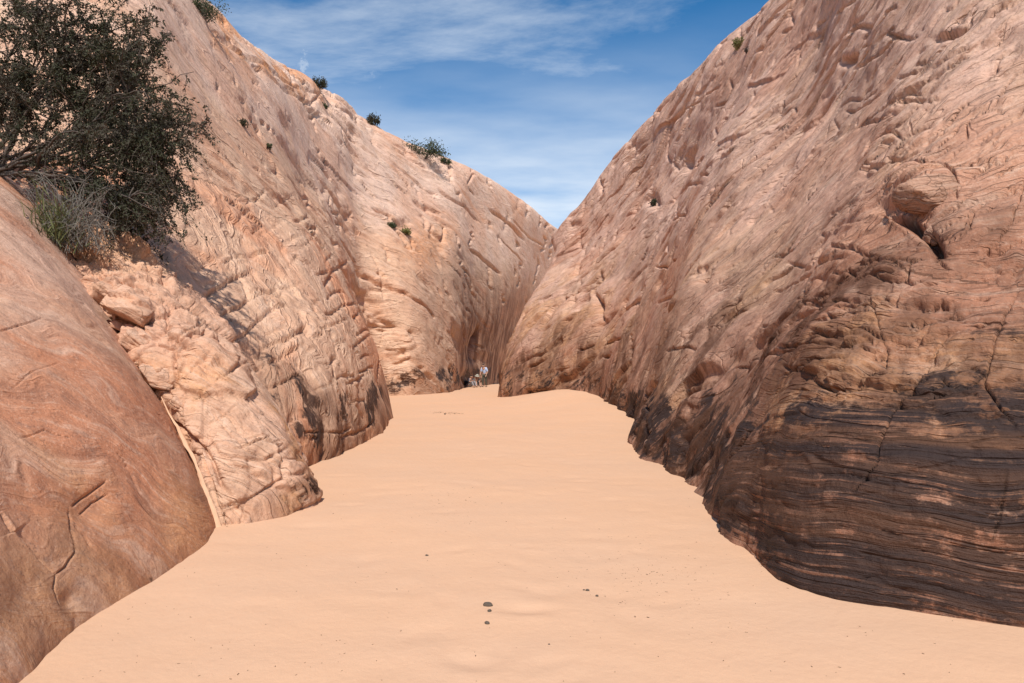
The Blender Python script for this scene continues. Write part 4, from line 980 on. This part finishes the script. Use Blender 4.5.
def person(base, rot, J, label, shirt, legs_m, shoe_m, hat=None, bare_shins=False, group=None):
    """J: joint positions; limbs listed left then right"""
    t = empty('person', base); t.rotation_euler = (0, 0, rot); tagit(t, label, 'person', group)
    V = lambda k: np.array(J[k], float)
    pts, ed, ix = [], [], {}
    def add(k, p, r, par=None, r2=None):
        ix[k] = len(pts); pts.append((*p, r, r2 or r))
        if par is not None: ed.append((ix[par], ix[k]))
    add('pelvis', V('pelvis'), .135, None, .105); add('spine', V('spine'), .12, 'pelvis', .095); add('chest', V('chest'), .145, 'spine', .105)
    add('neck', V('neck'), .055, 'chest'); hd = V('head') - V('neck'); hd /= np.linalg.norm(hd)
    add('jaw', V('head') - hd * .06, .066, 'neck'); add('head', V('head'), .085, 'jaw', .098); add('crown', V('head') + hd * .09, .062, 'head', .07)
    fw = V('face'); fw /= np.linalg.norm(fw); sd = np.cross(fw, hd); sd /= np.linalg.norm(sd)
    add('nose', V('head') + fw * .112 - hd * .012, .013, 'head')
    for s in (-1, 1): add('ear%d' % s, V('head') + sd * s * .098 - hd * .01, .017, 'head')
    for s in 'lr':
        add('sh' + s, V('sh' + s), .058, 'chest'); add('el' + s, V('el' + s), .042, 'sh' + s); add('wr' + s, V('wr' + s), .028, 'el' + s)
        h = V('wr' + s) - V('el' + s); h /= np.linalg.norm(h); pl = V('wr' + s) + h * .075; add('pa' + s, pl, .030, 'wr' + s)
        ac = np.cross(h, fw); ac = ac / (np.linalg.norm(ac) + 1e-9)
        for f in range(4):
            o_ = ac * (f - 1.5) * .02; L_ = (.062, .072, .068, .05)[f]
            add('f%s%d' % (s, f), pl + o_ + h * .035, .0095, 'pa' + s); add('g%s%d' % (s, f), pl + o_ + h * (.035 + L_ * .6) + fw * .012, .0085, 'f%s%d' % (s, f)); add('e%s%d' % (s, f), pl + o_ + h * (.035 + L_ * .9) + fw * .034, .0075, 'g%s%d' % (s, f))
        add('t%s' % s, pl - h * .03 + fw * .035 + ac * .03, .011, 'pa' + s); add('u%s' % s, pl + h * .01 + fw * .055 + ac * .03, .009, 't%s' % s)
        add('hp' + s, V('hp' + s), .092, 'pelvis'); add('kn' + s, V('kn' + s), .062, 'hp' + s); add('an' + s, V('an' + s), .042, 'kn' + s); add('to' + s, V('to' + s), .035, 'an' + s)
    skin_mesh('body', pts, ed, SKIN, t)
    def sub(name, keys, prs, mat, gr):
        P_ = [(*V(k)[:3], pts[ix[k]][3] + gr, pts[ix[k]][4] + gr) for k in keys]; im = {k: i for i, k in enumerate(keys)}
        return skin_mesh(name, P_, [(im[a], im[b]) for a, b in prs], mat, t)
    sub('shirt', ['chest', 'spine', 'pelvis', 'shl', 'ell', 'shr', 'elr'], [('chest', 'spine'), ('spine', 'pelvis'), ('chest', 'shl'), ('shl', 'ell'), ('chest', 'shr'), ('shr', 'elr')], shirt, .016)
    if bare_shins: sub('shorts', ['pelvis', 'hpl', 'knl', 'hpr', 'knr'], [('pelvis', 'hpl'), ('hpl', 'knl'), ('pelvis', 'hpr'), ('hpr', 'knr')], legs_m, .018)
    else: sub('trousers', ['pelvis', 'hpl', 'knl', 'anl', 'hpr', 'knr', 'anr'], [('pelvis', 'hpl'), ('hpl', 'knl'), ('knl', 'anl'), ('pelvis', 'hpr'), ('hpr', 'knr'), ('knr', 'anr')], legs_m, .016)
    for s in 'lr':
        skin_mesh('shoe', [(*(V('an' + s) + np.array([0, 0, -.03])), .052), (*(V('to' + s) * .5 + V('an' + s) * .5 + np.array([0, 0, -.03])), .045), (*V('to' + s), .045)], [(0, 1), (1, 2)], shoe_m, t)
    hc = V('head') + hd * .05 - fw * .02
    skin_mesh('hair', [(*(hc - hd * .07), .075), (*hc, .098), (*(hc + hd * .07), .072)], [(0, 1), (1, 2)], HAIR, t)
    for s in (-1, 1):
        e = V('head') + fw * .094 + sd * s * .033 + hd * .012
        skin_mesh('eye', [(*(e - hd * .004), .011), (*(e + hd * .004), .011)], [(0, 1)], EYE_M, t, levels=1)
    m_ = V('head') + fw * .090 - hd * .055
    skin_mesh('mouth', [(*(m_ - sd * .022), .006), (*(m_ + sd * .022), .006)], [(0, 1)], cloth('lips', (.35, .14, .11)), t, levels=1)
    if hat:
        tb = TubeSet(); hz = V('head') + hd * .075
        prof = [(0.0, .13), (.06, .125), (.095, .09), (.105, .02), (.115, .0), (.19, -.012), (.185, -.02), (.09, -.015)]
        k = 20; an = np.arange(k) / k * 6.2832
        VV = np.concatenate([hz + hd * z_ + (sd[None] * np.cos(an)[:, None] + fw[None] * np.sin(an)[:, None]) * max(r_, .002) for r_, z_ in prof])
        i = np.arange(len(prof) * k).reshape(len(prof), k); j = np.roll(i, -1, 1)
        mesh_np('hat', VV, np.stack([i[:-1], j[:-1], j[1:], i[1:]], -1).reshape(-1, 4), hat, t)
    return t
def spot(px, d): 
    x = (px - CX) / FPX * d; return Vector((x, d, float(sand_h(np.array([x]), np.array([d]))[0])))
# person standing, turned a little to the left, weight on one leg and bending forward
person(spot(484.5, 51.0), R(-28), dict(pelvis=(0, .04, .93), spine=(0, .02, 1.13), chest=(-.01, -.05, 1.35), neck=(-.02, -.10, 1.48), head=(-.03, -.15, 1.58), face=(-.2, -1, -.35),
    shl=(.18, -.04, 1.41), ell=(.24, .02, 1.14), wrl=(.22, -.10, .92), shr=(-.19, -.08, 1.40), elr=(-.26, -.08, 1.13), wrr=(-.20, -.27, .97),
    hpl=(.10, .04, .88), knl=(.12, -.03, .50), anl=(.13, .05, .09), tol=(.16, -.11, .045), hpr=(-.10, .04, .88), knr=(-.13, -.05, .49), anr=(-.14, .02, .09), tor=(-.17, -.14, .045)),
    'person standing in a pale blue shirt and olive trousers at the far sand', cloth('pale_blue_shirt', (.50, .62, .85)), cloth('olive_trousers', (.085, .080, .060)), cloth('dark_shoe', (.03, .025, .022)))
sit = dict(pelvis=(0, .10, .15), spine=(0, .07, .34), chest=(0, -.04, .54), neck=(0, -.10, .67), head=(0, -.15, .77), face=(0, -1, -.35),
    shl=(.18, -.04, .60), ell=(.24, -.20, .40), wrl=(.16, -.40, .47), shr=(-.18, -.04, .60), elr=(-.24, -.20, .40), wrr=(-.16, -.40, .47),
    hpl=(.10, .06, .14), knl=(.14, -.33, .46), anl=(.14, -.50, .09), tol=(.15, -.66, .05), hpr=(-.10, .06, .14), knr=(-.15, -.36, .45), anr=(-.15, -.55, .09), tor=(-.16, -.71, .05))
person(spot(470.0, 50.4), R(48), sit, 'person in grey clothes sitting bent forward with knees drawn up, beside the backpack', cloth('grey_shirt', (.16, .165, .20)), cloth('pale_grey_trousers', (.27, .255, .26)), cloth('brown_shoe', (.07, .04, .03)))
person(spot(476.5, 51.2), R(20), {**sit, 'pelvis': (0, .12, .22), 'hpl': (.10, .08, .2), 'hpr': (-.1, .08, .2)}, 'person in a pale brimmed hat sitting on the sand beside the standing one', cloth('dark_shirt', (.10, .11, .10)), cloth('slate_shorts', (.13, .14, .16)), cloth('tan_shoe', (.12, .07, .05)), hat=cloth('pale_hat', (.42, .40, .33)), bare_shins=True)
def backpack(base, rot):
    t = empty('backpack', base); t.rotation_euler = (0, 0, rot); tagit(t, 'dark backpack standing on the sand behind the leftmost sitting person', 'backpack')
    dk = cloth('black_nylon', (.025, .027, .032))
    skin_mesh('bag', [(0, 0, .10, .17, .12), (0, 0, .26, .17, .12), (0, .01, .42, .15, .11), (0, .02, .50, .10, .08)], [(0, 1), (1, 2), (2, 3)], dk, t)
    skin_mesh('pocket', [(0, -.13, .13, .10, .05), (0, -.13, .25, .10, .05)], [(0, 1)], cloth('grey_nylon', (.07, .07, .08)), t)
    for s in (-1, 1): skin_mesh('strap', [(s * .09, .10, .48, .018), (s * .11, .17, .34, .018), (s * .10, .12, .14, .015)], [(0, 1), (1, 2)], dk, t)
backpack(spot(466.2, 50.6), R(30))

# ------------------------------------------------------------------ stones and litter on the sand
stone_m, nt_, b_ = new_mat('dark_brown_stone'); g_ = NG(nt_); ps_ = g_.n('ShaderNodeNewGeometry').outputs['Position']
g_.l(g_.mix(g_.noise(ps_, 60, 4, .7), (.05, .038, .028), (.16, .12, .09)), b_.inputs['Base Color'])
def floor_at(px, py):
    d = EYE * FPX / (py - HY)
    for _ in range(6):
        p = spot(px, d); d = (EYE - p.z) * FPX / (py - HY)
    return spot(px, d)
def stone(px, py, wpx, hpx, label, seed, group, rot=0.0):
    p = floor_at(px, py); m = p.y / FPX; p.z += hpx * m * .25
    boulder('stone', p, (wpx * m * .5, wpx * m * .34, hpx * m * .55), (0.1, 0.12, rot), stone_m, label, 'stone', seed, group, boxy=2.4, cuts=6, sub=3)
GS = 'dark stones in the middle of the sand'
stone(488, 606, 10, 4.4, 'largest flat dark stone of three lying close together on the sand in front', 51, GS, .2)
stone(489.5, 612, 5.5, 3.2, 'small dark stone just below the largest flat stone on the sand', 52, GS, .8)
stone(487, 624, 6, 3.4, 'dark stone nearest the camera of the three close together', 53, GS, 2.4)
GP = 'small dark pebbles on the sand'
stone(587.5, 591, 4, 2.4, 'larger of a pair of dark pebbles on the sand right of the three stones', 54, GP); stone(584, 590.5, 2.4, 1.6, 'smaller of a pair of dark pebbles on the sand right of the three stones', 55, GP)
stone(597, 596.5, 3.2, 2.2, 'single dark pebble just right of the pebble pair on the sand', 56, GP); stone(427, 556, 3.4, 2.0, 'lone dark pebble on the sand up and left of the three stones', 57, GP)
stone(549, 645, 2.4, 1.8, 'tiny dark pebble on the sand below and right of the three stones', 58, GP)
stone(445, 414.5, 2.0, 1.4, 'tiny dark stone among the dry twigs far up the sand', 59, GP)
def litter():
    r = np.random.default_rng(77); tb = TubeSet()
    spots_ = []
    for k in range(560):
        if k < 190: px, py = 640 + r.normal() * 42, 575 + r.normal() * 24
        elif k < 260: px, py = 450 + r.normal() * 22, 503 + r.normal() * 10
        else: px, py = 60 + 900 * r.random(), 420 + 262 * r.random() ** .7
        spots_.append((px, py, 0))
    for k in range(60):
        u = r.random(); spots_.append((431 + 32 * u, 412.2 + 1.8 * u + r.normal() * .5, 1))
    for px, py, kk in spots_:
        if py < 400: continue
        p = np.array(floor_at(px, py)); a = r.random() * 6.28; l = (.004 + .012 * r.random() ** 3) * (1 + p[1] * .03) if not kk else .04 + .12 * r.random()
        d_ = np.array([math.cos(a), math.sin(a), .12 * r.random()]); rr = (.0010 + .0012 * r.random()) * (1 + p[1] * .04)
        p[2] += rr * .8
        tb.tube([p - d_ * l * .5, p + r.normal(size=3) * l * .06, p + d_ * l * .5], rr, rr * .7, 4)
    tagit(tb.build('plant_litter', bark_mat('dry_litter', (.12, .075, .045), (.30, .19, .12))), kind='stuff')
litter()
